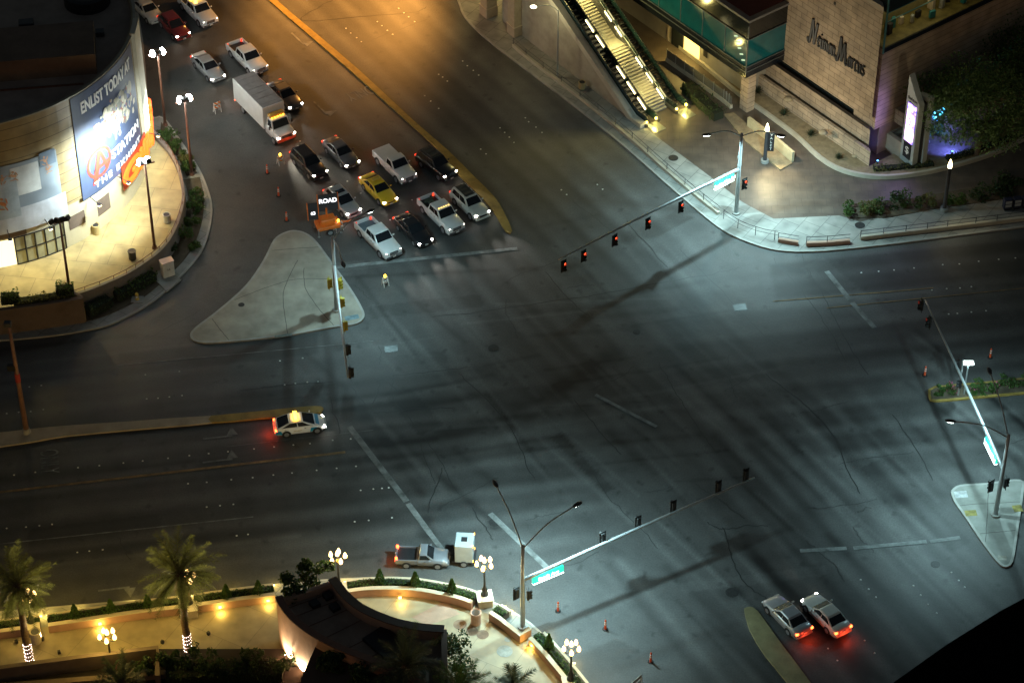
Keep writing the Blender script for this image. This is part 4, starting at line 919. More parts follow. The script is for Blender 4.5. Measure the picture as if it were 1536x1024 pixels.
# sodium street lamps whose glow reaches the far carriageway
for k, (q, pw_) in enumerate([((664, -34), 21000), ((372, -34), 6500)]):
    g = P(*q, .15); t_ = thing('street_lamp', ['tall sodium street lamp on the pavement by the columns, beyond the top of the frame', 'tall sodium street lamp on the avenue median, beyond the top of the frame'][k], 'street lamp', g)
    dx_ = -3.5 if k == 0 else 2.5
    s = MB(); s.path([(0, 0, 0), (0, 0, 10)], [.14, .09], 8); s.build('pole', M['brownpole'], t_)
    s = MB(); s.path([(0, 0, 9.8), (dx_ * .5, 0, 10.4), (dx_, -.6, 10.3)], .06, 6); o = s.build('luminaire_arm', M['brownpole'], t_)
    s = MB(); s.ball((dx_, -.6, 10.25), .4, 2, (1, .5, .4)); s.build('lamp_head', emit('sodium_lamp', (1, .5, .1), 30), o)
    lamp('street_light', 'SPOT', (dx_, -.6, 9.9), pw_, (1, .42, .08), o, .2, (-.55 if k == 0 else .6, -.5, -1), R(110), 1.0)

# five-globe plaza lamps
globe = emit('warm_globe', (1, .62, .22), 4.5)
def plaza_lamp(q, z0, h, power, label, lc=(1, .78, .38)):
    g = P(*q, z0); t_ = thing('plaza_lamp', label, 'lamp post', g, random.uniform(0, 1), 'ornate lamps with flame shaped globes round the plaza')
    s = MB(); s.lathe([(.32, 0), (.32, .12), (.2, .35), (.26, .6), (.13, .85), (.1, 1.2), (.07, h - 1.0), (.11, h - .95), (.06, h - .85)], seg=12); s.build('post', M['dark'], t_, smooth=True)
    s = MB(); s.lathe([(.02, h - .95), (.16, h - .8), (.12, h - .62), (.05, h - .6)], seg=10); s.build('collar', mat('gilded_metal', (.45, .32, .10), .4, .6), t_)
    for k in range(6):
        a = k * 1.047; r = .62 if k < 5 else 0
        if k == 5: c_ = (0, 0, h - .1)
        else:
            a = k * 1.2566; c_ = (.62 * math.cos(a), .62 * math.sin(a), h - .45)
            s = MB(); s.path(smooth_line([(0, 0, h - .75), (.35 * math.cos(a), .35 * math.sin(a), h - .85), (.62 * math.cos(a), .62 * math.sin(a), h - .55)], 4), .04, 6); s.build('arm', M['dark'], t_)
        s = MB(); s.lathe([(.05, -.1), (.15, 0), (.16, .18), (.10, .4), (.02, .56)], seg=10); o = s.build('globe', globe, t_, smooth=True); o.location = c_
    lamp('globe_light', 'POINT', (0, 0, h + .75), power * .4, lc, t_, .3)
    for a in (0, 2.1, 4.2): lamp('globe_light', 'POINT', (1.0 * math.cos(a), 1.0 * math.sin(a), h - .3), power * .3, lc, t_, .2)
    return t_
plaza_lamp((509, 881), 1.0, 3.9, 420, 'ornate lamp with lit globes behind the curved pink roof')
plaza_lamp((727, 891), 1.0, 3.9, 420, 'ornate lamp with lit globes on the planter by the pink bin and signal pole')
plaza_lamp((856, 1018), 1.0, 4.0, 420, 'ornate lamp with lit globes at the lower end of the curved planter')
plaza_lamp((168, 1000), .1, 4.0, 420, 'ornate lamp with lit globes on the yellow lit terrace between the palms', (1, .68, .14))
plaza_lamp((284, 905), .9, 3.4, 260, 'ornate lamp with lit globes half hidden in the right hand palm crown', (1, .68, .14))
plaza_lamp((47, 933), .9, 3.4, 260, 'ornate lamp with lit globes half hidden in the left hand palm crown', (1, .68, .14))
# ================================================================ VEHICLES
def paint(name, col, rough=.3, metal=.0): 
    m = mat('paint_' + name, col, rough, metal, var=.06, scale=2, spec=.5); b = m.node_tree.nodes['Principled BSDF']; b.inputs['Coat Weight'].default_value = .6; b.inputs['Coat Roughness'].default_value = .08; return m
PW, PS, PB, PY = paint('white', (.66, .66, .66)), paint('silver', (.40, .41, .43), .3, .3), paint('black', (.012, .012, .014)), paint('taxi_yellow', (.72, .50, .03))
PR, PG, PT, PC = paint('dark_red', (.16, .02, .02)), paint('grey', (.13, .13, .14), .3, .3), paint('blue', (.01, .27, .50)), paint('cream_white', (.58, .58, .54))
PG2 = paint('dull_grey', (.16, .17, .19))
hl_on = emit('headlight_glass', (1, .93, .78), 28); hl_off = mat('headlight_clear', (.6, .6, .6), .15, .2, var=.05)
tl_on = emit('taillight_red', (1, .09, .02), 7); tl_dim = emit('taillight_dim', (1, .06, .02), 1.2); amber = emit('amber_beacon', (1, .48, .03), 7)
plate = mat('number_plate', (.5, .5, .48), .5)
def loft(mb, st_, W):
    """st_: (x, top z, half width factor, bottom z)"""
    rings = []
    for x, zt, wf, zb in st_:
        w_ = W / 2 * wf; zm = zb + (zt - zb) * .55
        rings.append([mb.bm.verts.new(v) for v in ((x, -w_ * .86, zb), (x, -w_ * .985, zb + .10), (x, -w_, zm), (x, -w_ * .96, zt - .10), (x, -w_ * .84, zt),
                                                   (x, 0, zt + .025), (x, w_ * .84, zt), (x, w_ * .96, zt - .10), (x, w_, zm), (x, w_ * .985, zb + .10), (x, w_ * .86, zb))])
    n = len(rings[0])
    for A, B in zip(rings, rings[1:]):
        for k in range(n): mb.bm.faces.new((A[k], A[(k + 1) % n], B[(k + 1) % n], B[k]))
    mb.bm.faces.new(rings[0][::-1]); mb.bm.faces.new(rings[-1]); return mb
def wheel_meshes(r, wd=.23):
    s = MB(); s.lathe([(r - .06, -wd / 2), (r - .01, -wd / 2 + .02), (r, -wd / 2 + .06), (r, wd / 2 - .06), (r - .01, wd / 2 - .02), (r - .06, wd / 2)], seg=20); s.bm.transform(Matrix.Rotation(math.pi / 2, 4, 'X')); ty = s.mesh('wheel', M['rubber'], True)
    s = MB(); s.lathe([(r * .68, -wd / 2 - .005), (r * .62, -wd / 2 + .02), (r * .62, wd / 2 - .02), (r * .68, wd / 2 + .005)], seg=16)
    for k in range(5): a = k * 1.2566; s.cone((r * .15 * math.cos(a), r * .15 * math.sin(a), 0), (r * .6 * math.cos(a), r * .6 * math.sin(a), 0), .035, seg=5)
    s.lathe([(r * .2, -wd / 2 + .0), (r * .2, wd / 2 - .0)], seg=10); s.bm.transform(Matrix.Rotation(math.pi / 2, 4, 'X')); return ty, s.mesh('rim', M['alloy'])
WH = {r: wheel_meshes(r) for r in (.33, .37, .41)}
KIND = {  # length, width, belt z, roof z, hood front z, deck z, cabin base (rear, front), roof (rear, front), wheel r, wheelbase
 'sedan': (4.75, 1.84, .98, 1.46, .80, 1.04, (-1.85, 1.0), (-1.0, .15), .33, 2.8),
 'suv':   (4.75, 1.90, 1.10, 1.74, 1.00, 1.10, (-2.22, .95), (-1.95, .25), .37, 2.75),
 'cross': (4.6, 1.88, 1.04, 1.66, .94, 1.06, (-2.15, 1.0), (-1.55, .15), .37, 2.7),
 'hatch': (4.46, 1.78, .98, 1.50, .80, 1.0, (-2.1, 1.35), (-.9, .2), .33, 2.7),
 'crew':  (5.75, 2.02, 1.26, 1.94, 1.16, 1.2, (-.95, 1.30), (-.75, .62), .41, 3.7),
 'mini': (4.4, 1.75, 1.0, 1.52, .9, 1.0, (-.35, 1.0), (-.2, .4), .33, 2.6),
 'single': (5.5, 2.0, 1.24, 1.90, 1.12, 1.2, (-.35, 1.25), (-.2, .58), .41, 3.5)}
def vehicle(kind, name, q, h, body, label, cat, head=True, tail=tl_dim, power=30, opts=(), group=None, glow=0.):
    L, W, zb, zr, zh, zd, cb_, rf_, wr, wbase = KIND[kind]
    t_ = thing(name, label, cat, P(*q), h, group)
    truck = kind in ('crew', 'single', 'mini'); g0 = .30 if truck else .20; xr, xf = cb_
    bed_x = xr - .05
    # body shell
    if truck:
        st_ = [(bed_x, zb, 1.0, g0 + .1), (bed_x + .1, zb, 1.0, g0), (xr + .3, zb, 1.0, g0), (xf, zb - .0, 1.0, g0), (L / 2 - .5, zh, .98, g0), (L / 2 - .12, zh - .06, .94, g0), (L / 2, zh - .25, .88, g0 + .1)]
    else:
        sq = kind in ('suv', 'cross')
        st_ = [(-L / 2, zd - .22, .82 if not sq else .9, g0 + .14), (-L / 2 + .14, zd - .04, .93 if not sq else .97, g0), (xr + .05, zd, .98, g0), (xr * .5, zb, 1.0, g0), (xf - .6, zb, 1.0, g0), (xf, zb - .01, .99, g0),
               (L / 2 - .55, zh + .04, .96, g0), (L / 2 - .16, zh - .08, .88, g0), (L / 2, zh - .24, .74, g0 + .1)]
    s = loft(MB(), st_, W)
    o = s.build('body', body, t_, smooth=True)
    # cabin frame and roof
    wb_, wt_ = W / 2 * .90, W / 2 * (.74 if not truck else .80)
    b4 = [Vector((xr, -wb_, zb - .03)), Vector((xf, -wb_, zb - .03)), Vector((xf, wb_, zb - .03)), Vector((xr, wb_, zb - .03))]
    r4 = [Vector((rf_[0], -wt_, zr - .06)), Vector((rf_[1], -wt_, zr - .06)), Vector((rf_[1], wt_, zr - .06)), Vector((rf_[0], wt_, zr - .06))]
    s = MB(); V0 = [s.bm.verts.new(v) for v in b4]; V1 = [s.bm.verts.new(v) for v in r4]
    for k in range(4): s.bm.faces.new((V0[k], V0[(k + 1) % 4], V1[(k + 1) % 4], V1[k]))
    c_ = Vector(((rf_[0] + rf_[1]) / 2, 0, zr)); V2 = [s.bm.verts.new((c_.x + (v.x - c_.x) * .86, v.y * .84, zr)) for v in r4]
    for k in range(4): s.bm.faces.new((V1[k], V1[(k + 1) % 4], V2[(k + 1) % 4], V2[k]))
    s.bm.faces.new(V2); o_ = s.build('cabin', body, t_); bv = o_.modifiers.new('bevel', 'BEVEL'); bv.width = .05; bv.segments = 2
    def pane(name, a, b_, c2, d, ins=(.07, .07, .1, .1), m=M['glass'], nudge=.012):
        # a,b bottom; c,d top (b-c share a side)
        n = (b_ - a).cross(d - a).normalized(); cen = (a + b_ + c2 + d) / 4
        if n.dot(cen - Vector((0, 0, zb - .1))) < 0: n = -n
        f = lambda u, v: (a.lerp(b_, u)).lerp(d.lerp(c2, u), v) + n * nudge
        s = MB(); s.quad(f(ins[0], ins[2]), f(1 - ins[1], ins[2]), f(1 - ins[1], 1 - ins[3]), f(ins[0], 1 - ins[3])); return s.build(name, m, t_)
    pane('windscreen', b4[1], b4[2], r4[2], r4[1], (.05, .05, .08, .06)); pane('rear_window', b4[0], b4[3], r4[3], r4[0], (.06, .06, .12, .08))
    for sd in (0, 1):
        A, B, C, D = (b4[0], b4[1], r4[1], r4[0]) if sd == 0 else (b4[3], b4[2], r4[2], r4[3])
        if kind in ('single', 'mini'): pane('side_window', A, B, C, D, (.12, .14, .12, .08))
        else: pane('side_window', A, B, C, D, (.56, .10, .12, .1)); pane('side_window', A, B, C, D, (.10, .47, .12, .1))
        y = -1 if sd == 0 else 1
        s = MB(); s.ball((xf - .35, y * (W / 2 + .10), zb + .07), .12, 2, (.6, 1, .7)); s.build('wing_mirror', body, t_, smooth=True)
        s = MB()
        for xx in ([xf - .75] if kind in ('single', 'mini') else [xf - .95, xr + .75]): s.box((xx, y * (W / 2 - .005), zb - .16), (.17, .03, .035))
        s.build('door_handle', M['chrome'], t_)
    # chassis, arches, wheels
    s = MB(); s.box((0, 0, g0 + .1), (L - .3, W - .2, .22))
    for x in (-wbase / 2, wbase / 2):
        xx = x + (.08 if not truck else 0)
        for y in (-1, 1): s.cone((xx, y * (W / 2 - .3), wr), (xx, y * (W / 2 + .006), wr), wr + .075, seg=18)
    s.build('chassis', M['dark'], t_)
    for x in (-wbase / 2, wbase / 2):
        xx = x + (.08 if not truck else 0)
        for y in (-1, 1): wv = place('wheel', WH[wr][0], t_); wv.location = (xx, y * (W / 2 - .10), wr); place('rim', WH[wr][1], wv)
    # lights, grille, plates
    for y in (-1, 1):
        s = MB(); s.ball((L / 2 - .17, y * W * .36, zh - .18), .15, 2, (.8, 1.25, .6)); s.build('headlight', hl_on if head else hl_off, t_, smooth=True)
        s = MB(); s.box((-L / 2 + .07, y * W * .40, (zd - .2) if not truck else .98), (.2, .26 if not truck else .16, .18 if not truck else .36), bev=.03); s.build('taillight', tail, t_)
    s = MB(); s.box((L / 2 - .02, 0, zh - .32), (.1, W * .46, .22 if not truck else .34), bev=.02)
    s.build('grille', M['chrome'] if truck else M['dark'], t_)
    s = MB(); s.box((L / 2 + .02, 0, g0 + .22), (.14, W * .86, .2), bev=.05); s.build('front_bumper', body if not truck else M['chrome'], t_)
    s = MB(); s.box((-L / 2 - .02, 0, g0 + .25), (.14, W * .88, .22), bev=.05); s.build('rear_bumper', body if not truck else M['chrome'], t_)
    s = MB(); s.box((-L / 2 - .06, 0, zd - .30 if not truck else .8), (.03, .34, .17)); s.build('number_plate', plate, t_)
    s = MB(); s.box((L / 2 + .09, 0, g0 + .24), (.02, .34, .15)); s.build('number_plate', plate, t_)
    if truck:
        ht = zb - .03; cov = 'bed_cover' in opts
        s = MB()
        for y in (-1, 1): s.box(((bed_x - L / 2) / 2, y * (W / 2 - .07), (g0 + .2 + ht) / 2), (bed_x + L / 2, .12, ht - g0 - .2), bev=.03)
        s.box((bed_x - .05, 0, ht - .25), (.08, W - .2, .5)); s.build('cargo_bed', body, t_)
        s = MB(); s.box((-L / 2 + .05, 0, (g0 + .3 + ht) / 2), (.1, W - .16, ht - g0 - .3), bev=.03); s.build('tailgate', body, t_)
        s = MB(); s.box(((bed_x - L / 2) / 2, 0, .78), (bed_x + L / 2 - .1, W - .26, .1)); s.build('bed_floor', M['dark'] if 'grey_bed' not in opts else mat('grey_bed_liner', (.12, .16, .18), .7), t_)
        if cov: s = MB(); s.box(((bed_x - L / 2) / 2, 0, ht + .02), (bed_x + L / 2 - .06, W - .06, .06), bev=.02); s.build('bed_cover', body, t_)
        if 'load' in opts:
            s = MB(); random.seed(11)
            for k in range(7): s.box((random.uniform(-L / 2 + .4, bed_x - .3), random.uniform(-.6, .6), .95), (random.uniform(.2, .6), random.uniform(.2, .4), random.uniform(.1, .35)), rz=random.uniform(0, 3))
            s.build('load', mat('dull_green_load', (.06, .08, .06), .8), t_)
    if 'sunroof' in opts: s = MB(); s.box((rf_[1] - .55, 0, zr + .005), (.55, W * .5, .02), bev=.005); s.build('sunroof', M['glass'], t_)
    if 'rack' in opts:
        for y in (-1, 1): s = MB(); s.path([(rf_[0] + .1, y * wt_ * .82, zr), (rf_[0] + .2, y * wt_ * .82, zr + .09), (rf_[1] - .3, y * wt_ * .82, zr + .09), (rf_[1] - .2, y * wt_ * .82, zr)], .03, 6); s.build('roof_rail', M['darkgrey'], t_)
        for x in (rf_[0] + .5, (rf_[0] + rf_[1]) / 2, rf_[1] - .45): s = MB(); s.box((x, 0, zr + .09), (.08, wt_ * 1.6, .04)); s.build('crossbar', M['darkgrey'], t_)
        s = MB(); s.box(((rf_[0] + rf_[1]) / 2, 0, zr + .006), (rf_[1] - rf_[0] - .25, wt_ * 1.45, .02)); s.build('roof_panel', mat('dark_roof_panel', (.05, .055, .055), .4), t_)
    if 'antenna' in opts: s = MB(); s.cone((rf_[0] + .25, 0, zr), (rf_[0] + .1, 0, zr + .16), .05, .02, 6); s.build('antenna', body, t_)
    if 'cab_lights' in opts:
        for k in range(5): s = MB(); s.ball((rf_[1] - .12, (k - 2) * .27, zr + .02), .06, 1, (1.4, 1, .8)); s.build('cab_light', emit('amber_cab_light', (1, .6, .15), 3), t_)
    if 'taxi' in opts: s = MB(); s.box((-.45, 0, zr + .13), (.3, .75, .26), bev=.05); s.build('roof_sign', mat('taxi_roof_sign', (.5, .38, .08), .5), t_)
    if 'lightbar' in opts:
        s = MB(); s.box((-.35, 0, zr + .14), (.34, 1.15, .17), bev=.05); s.build('light_bar', amber, t_); s = MB(); s.box((-.35, 0, zr + .04), (.2, .9, .06)); s.build('light_bar_mount', M['dark'], t_)
        lamp('beacon_light', 'POINT', (-.35, 0, zr + .6), 9, (1, .85, .5), t_, .2)
    if 'beacon' in opts:
        for k in range(4): s = MB(); s.box((rf_[0] + .3, (k - 1.5) * .4, zr + .1), (.2, .2, .14), bev=.03); s.build('beacon', amber, t_)
        lamp('beacon_light', 'POINT', (rf_[0] + .3, 0, zr + .5), 40, (1, .55, .1), t_, .2)
    if 'patrol' in opts:
        s = MB(); s.quad((xf + .02, -W * .36, zb + .045), (L / 2 - .55, -W * .40, zh + .085), (L / 2 - .55, W * .40, zh + .085), (xf + .02, W * .36, zb + .045)); s.build('bonnet_panel', PT, t_)
        for y in (-1, 1):
            s = MB(); yy = y * (W / 2 + .004)
            s.quad((xf - .55, yy, .35), (xf + .15, yy * .995, .35), (xf + .05, yy * .995, zb - .18), (xf - .45, yy, zb - .18)); s.build('blue_wing_panel', PT, t_)
            s = MB(); s.quad((xr - .12, yy * .985, .42), (xr + .55, yy, .35), (xr + .35, yy, zb - .2), (xr - .12, yy * .985, zb - .2)); s.build('blue_quarter_panel', PT, t_)
            text('door_lettering', 'SECURITY', .17, mat('gold_lettering', (.45, .33, .12), .5), t_, Matrix.Translation((-.25, yy * 1.0, .62)) @ Matrix.Rotation(math.pi if y > 0 else 0, 4, 'Z') @ Matrix.Rotation(math.pi / 2, 4, 'X'), .004)
    if 'open_boot' in opts: s = MB(); s.box((-L / 2 + .3, 0, zd + .03), (.5, W * .8, .04), bev=.015); s.build('boot_lid', PW, t_)
    if head and power:
        for y in (-1, 1):
            if power < 25 and y > 0: continue
            lamp('headlight_beam', 'SPOT', (L / 2 + .24, y * W * .36, zh - .12), power * 12, (1, .95, .86), t_, .12, (1, 0, -.055), R(34), 1.0)
    if glow:
        lamp('tail_glow', 'POINT', (-L / 2 - .5, 0, .6), glow, (1, .06, .02), t_, .25)
    return t_
HQ = HA
vehicle('crew', 'pickup_truck', (568, 366), HQ, PW, 'white crew cab pickup with open grey bed nearest the triangular island', 'pickup', power=60, opts=('grey_bed',), glow=10)
vehicle('sedan', 'parked_car', (620, 352), HQ, PB, 'black sedan stopped at the line between the two white pickups', 'car', power=60, opts=('antenna',), glow=8)
vehicle('crew', 'pickup_truck', (662, 330), HQ, PW, 'white pickup with loaded open bed and amber cab lights beside the black sedan', 'pickup', power=60, opts=('cab_lights', 'load'), glow=8)
vehicle('suv', 'suv', (705, 313), HQ, PC, 'white suv with dark roof rack stopped next to the yellow median tip', 'suv', power=60, opts=('rack',), glow=4)
vehicle('cross', 'crossover', (514, 310), HQ, PS, 'silver crossover with sunroof stopped beside the orange message board', 'suv', power=30, opts=('sunroof', 'antenna'), glow=6)
vehicle('sedan', 'taxi', (568, 291), HQ, PY, 'bright yellow taxi in the middle of the queue', 'taxi', power=20, opts=('taxi',), glow=3)
vehicle('single', 'pickup_truck', (593, 256), HQ, PW, 'white two door pickup with covered bed behind the yellow taxi', 'pickup', power=28, opts=('bed_cover',), glow=14)
vehicle('suv', 'suv', (655, 255), HQ + R(6), PB, 'black suv with roof rack next to the median behind the white rack suv', 'suv', power=30, opts=('rack',), glow=6)
vehicle('suv', 'suv', (464, 253), HQ, PB, 'black suv right in front of the white box truck', 'suv', power=30, opts=('antenna',), glow=10)
vehicle('sedan', 'car', (512, 236), HQ, PG, 'dark grey sedan rolling up between the black suv and the covered pickup', 'car', power=30, opts=())
vehicle('sedan', 'car', (313, 108), HQ - R(1), PS, 'silver sedan with bright white boot lid behind the box truck', 'car', power=24, opts=('open_boot',), glow=6)
vehicle('cross', 'car', (262, 47), HQ - R(1), PR, 'dark red car approaching behind the silver sedan', 'car', power=24)
vehicle('crew', 'pickup_truck', (372, 95), HQ, PW, 'white pickup beside the box truck roof further up the avenue', 'pickup', power=24)
vehicle('crew', 'work_truck', (298, 24), HQ, PW, 'white work truck with amber beacons at the top edge of the picture', 'truck', power=24, opts=('beacon',))
vehicle('sedan', 'car', (428, 150), HQ, PG, 'dark sedan passing close beside the box truck cab', 'car', power=24)
vehicle('sedan', 'car', (222, 22), HQ, PC, 'pale car half hidden by the round building at the top edge', 'car', power=0, head=False)
vehicle('hatch', 'patrol_car', (450, 643), HB + R(1), paint('bright_white', (.80, .82, .85)), 'white and blue patrol car with glowing amber light bar beside the median', 'patrol car', power=12, tail=tl_on, opts=('lightbar', 'patrol'), glow=24)
HL = hd((1215, 1024), (1125, 915)) + R(4)
vehicle('sedan', 'car', (1180, 930), HL, PS, 'dull silver sedan with dark headlights waiting next to the lower median', 'car', head=False, tail=tl_on, glow=18)
vehicle('sedan', 'car', (1238, 928), HL, PC, 'cream sedan with headlights on, right of the dull silver sedan', 'car', power=14, tail=tl_on, glow=24)
# white box truck
def box_truck(q, h, label, L=6.2, cabm=PW):
    t_ = thing('box_truck', label, 'truck', P(*q), h)
    s = MB(); s.box((-1.1, 0, 2.15), (L, 2.45, 2.55), bev=.04); s.build('cargo_box', mat('white_cargo_panel', (.62, .62, .60), .5, var=.08, scale=1), t_)
    s = MB(); s.box((-1.1, 0, 3.44), (L - .15, 2.3, .03)); 
    for k in range(6): s.box((-1.1 - L / 2 + .8 + k * .95, 0, 3.46), (.06, 2.3, .03))
    s.build('cargo_roof', mat('grey_cargo_roof', (.17, .16, .16), .7, var=.2), t_)
    x0 = L / 2 - 1.1
    s = MB(); loft(s, [(x0 + .1, 1.55, 1.0, .5), (x0 + 1.2, 1.55, 1.0, .5), (x0 + 1.5, 1.5, .98, .5), (x0 + 2.3, 1.4, .94, .5), (x0 + 2.5, 1.2, .85, .6)], 2.2); s.build('body', cabm, t_, smooth=True)
    b4 = [Vector((x0 + .15, -1.0, 1.5)), Vector((x0 + 1.5, -1.0, 1.5)), Vector((x0 + 1.5, 1.0, 1.5)), Vector((x0 + .15, 1.0, 1.5))]; r4 = [Vector((x0 + .2, -.88, 2.4)), Vector((x0 + 1.1, -.88, 2.4)), Vector((x0 + 1.1, .88, 2.4)), Vector((x0 + .2, .88, 2.4))]
    s = MB(); V0 = [s.bm.verts.new(v) for v in b4]; V1 = [s.bm.verts.new(v) for v in r4]
    for k in range(4): s.bm.faces.new((V0[k], V0[(k + 1) % 4], V1[(k + 1) % 4], V1[k]))
    s.bm.faces.new(V1); s.build('cab', cabm, t_)
    f = lambda a, b_, c_, d, u, v, n: a.lerp(b_, u).lerp(d.lerp(c_, u), v) + Vector(n)
    s = MB(); n = (.02, 0, .01); s.quad(*[f(b4[1], b4[2], r4[2], r4[1], u, v, n) for u, v in ((.05, .1), (.95, .1), (.95, .92), (.05, .92))]); s.build('windscreen', M['glass'], t_)
    for A, B, C, D, y in ((b4[0], b4[1], r4[1], r4[0], -1), (b4[3], b4[2], r4[2], r4[3], 1)):
        s = MB(); s.quad(*[f(A, B, C, D, u, v, (0, y * .012, .004)) for u, v in ((.2, .12), (.88, .12), (.88, .9), (.2, .9))]); s.build('side_window', M['glass'], t_)
        s = MB(); s.box((x0 + 1.35, y * 1.28, 1.85), (.1, .2, .4), bev=.03); s.build('wing_mirror', M['dark'], t_)
    s = MB(); s.box((x0 + .45, 0, 2.62), (.6, 1.7, .35), bev=.1); s.build('wind_deflector', mat('orange_yellow_visor', (.6, .32, .05), .5), t_)
    for k in range(5): s = MB(); s.ball((x0 + .8, (k - 2) * .32, 2.5), .06, 1, (1, 1.4, .8)); s.build('cab_light', amber, t_)
    s = MB(); s.box((x0 + 2.47, 0, .75), (.16, 2.1, .4), bev=.05); s.build('front_bumper', mat('red_lit_bumper', (.45, .08, .04), .4), t_)
    s = MB(); s.box((x0 + 2.5, 0, 1.1), (.06, 1.1, .3)); s.build('grille', M['dark'], t_)
    for y in (-1, 1): s = MB(); s.ball((x0 + 2.4, y * .85, 1.08), .17, 2, (.7, 1.2, .8)); s.build('headlight', hl_on, t_); lamp('headlight_beam', 'SPOT', (x0 + 2.6, y * .85, 1.08), 1500, (1, .9, .7), t_, .08, (1, 0, -.16), R(40), 1.0)
    for y in (-1, 1): s = MB(); s.box((-1.1 - L / 2 - .02, y * 1.05, .8), (.06, .2, .3)); s.build('taillight', tl_on, t_)
    s = MB(); s.box((.2, 0, .62), (L + 2.2, .9, .3)); s.box((-1.1, 0, .82), (L - .1, 2.2, .1)); s.build('chassis', M['dark'], t_)
    for x in (x0 + 1.7, -2.6):
        for y in (-1, 1): wv = place('wheel', WH[.41][0], t_); wv.location = (x, y * 1.02, .43); wv.scale = (1.05,) * 3; place('rim', WH[.41][1], wv)
    lamp('cab_glow', 'POINT', (x0 + 3.2, 0, 1.2), 12, (1, .35, .12), t_, .2)
    return t_
box_truck((398, 184), HQ, 'white box truck with grey roof in the left lane of the queue')
vehicle('mini', 'pickup_truck', (634, 842), HB - R(12), PG2, 'dull grey pickup turning at the kerb behind the ornate lamp', 'pickup', head=False, power=0, tail=tl_on, glow=8)
t_ = thing('bus_stand_in', 'square pale box standing in for a blurred bus in front of the dull grey pickup', 'trailer', P(697, 839), HB - R(14))  # box on wheels made up in place of a blurred bus
s = MB(); s.box((0, 0, 1.45), (1.5, 1.7, 1.9), bev=.05); s.build('stand_in_box', mat('stand_in_pale', (.30, .34, .36), .5, var=.1), t_)
for y in (-.43, .43): s = MB(); s.box((.76, y, 1.4), (.03, .76, 1.6), bev=.01); o = s.build('door', mat('stand_in_door', (.27, .31, .33), .5), t_); s = MB(); s.box((.79, y * .3, 1.3), (.04, .05, .4)); s.build('handle', M['chrome'], o)
s = MB(); s.box((0, 0, 2.43), (.5, .5, .08), bev=.02); s.build('roof_vent', M['dark'], t_)
s = MB(); s.box((0, 0, .45), (1.9, 1.5, .15)); s.cone((-.7, 0, .5), (-1.5, 0, .5), .05, seg=6); s.build('chassis', M['dark'], t_)
for y in (-1, 1):
    wv = place('wheel', WH[.33][0], t_); wv.location = (0, y * .82, .33); place('rim', WH[.33][1], wv)
    for z in (.65, 2.35): s = MB(); s.box((.77, y * .75, z), (.05, .14, .14)); s.build('marker_lamp', amber, t_)

# ================================================================ ROADWORKS
t_ = thing('message_board', 'orange trailer mounted message board reading ROAD beside the silver crossover', 'message board', P(492, 345), HA + R(75))
s = MB(); s.box((0, 0, .75), (2.3, 1.5, .35), bev=.05); s.box((0, .1, 1.2), (1.5, 1.0, .6), bev=.06); s.build('trailer_body', M['orange'], t_)
s = MB(); s.box((1.7, 0, .6), (1.3, .12, .12)); s.box((0, .85, .6), (.3, .1, .2)); s.build('drawbar', M['orange'], t_)
for y in (-1, 1):
    wv = place('wheel', WH[.33][0], t_); wv.location = (0, y * .82, .33); place('rim', WH[.33][1], wv)
    for x in (-1.1, 1.1): s = MB(); s.cone((x, y * .8, .05), (x, y * .8, .9), .04, seg=6); s.cone((x, y * .8, .0), (x, y * .8, .05), .12, seg=8); s.build('jack_stand', M['galv'], t_)
s = MB(); s.cone((0, .2, 1.4), (0, .2, 2.5), .09, seg=8); s.build('mast', M['orange'], t_)
bm2 = thing('x', 'x', 'x', (0, 0, 0)); bpy.data.objects.remove(bm2)
def board(cx, w_, h_, z, txts, nm):
    ang = -HA - R(75) + R(-78)          # face the queue side viewer
    s = MB(); s.box((0, 0, 0), (w_, .16, h_), bev=.02); o = s.build(nm, mat('board_face', (.02, .02, .03), .5), t_); o.location = cx; o.rotation_euler = (R(-12), 0, ang + math.pi / 2)
    s = MB()
    for x in (-1, 1): s.box((x * (w_ / 2 + .04), 0, 0), (.09, .2, h_ + .1))
    s.build('board_frame', M['orange'], o)
    for tx, sz, zz in txts: text('board_lettering', tx, sz, emit('board_letters', (.95, .95, 1), 1.5), o, Matrix.Translation((0, -.085, zz)) @ Matrix.Rotation(math.pi / 2, 4, 'X'), .004, bold=.012)
rz0 = HA + R(75); inv = Matrix.Rotation(-rz0, 4, 'Z')
def in_local(dx, dy, z): v = inv @ Vector((dx, dy, 0)); return (v.x, v.y, z)
board(in_local(.1, .5, 3.0), 1.9, 1.7, 0, [('ROAD', .62, .18)], 'sign_board'); board(in_local(-1.35, .1, 2.2), .95, 1.7, 0, [('63', .46, -.2)], 'side_board')
def delineator_parts():
    s = MB(); s.cone((0, 0, 0), (0, 0, .06), .26, .24, 8); return s.mesh('rubber_base', M['rubber'])
BASE = delineator_parts()
s = MB(); s.lathe([(.10, .05), (.09, .5), (.075, 1.0), (.05, 1.08), (.02, 1.12)], seg=12); TUBE = s.mesh('tube', mat('orange_plastic', (.75, .10, .03), .45, var=.08))
s = MB(); s.lathe([(.099, .55), (.095, .66)], seg=12); s.lathe([(.093, .78), (.089, .88)], seg=12); BAND = s.mesh('reflective_band', M['white'])
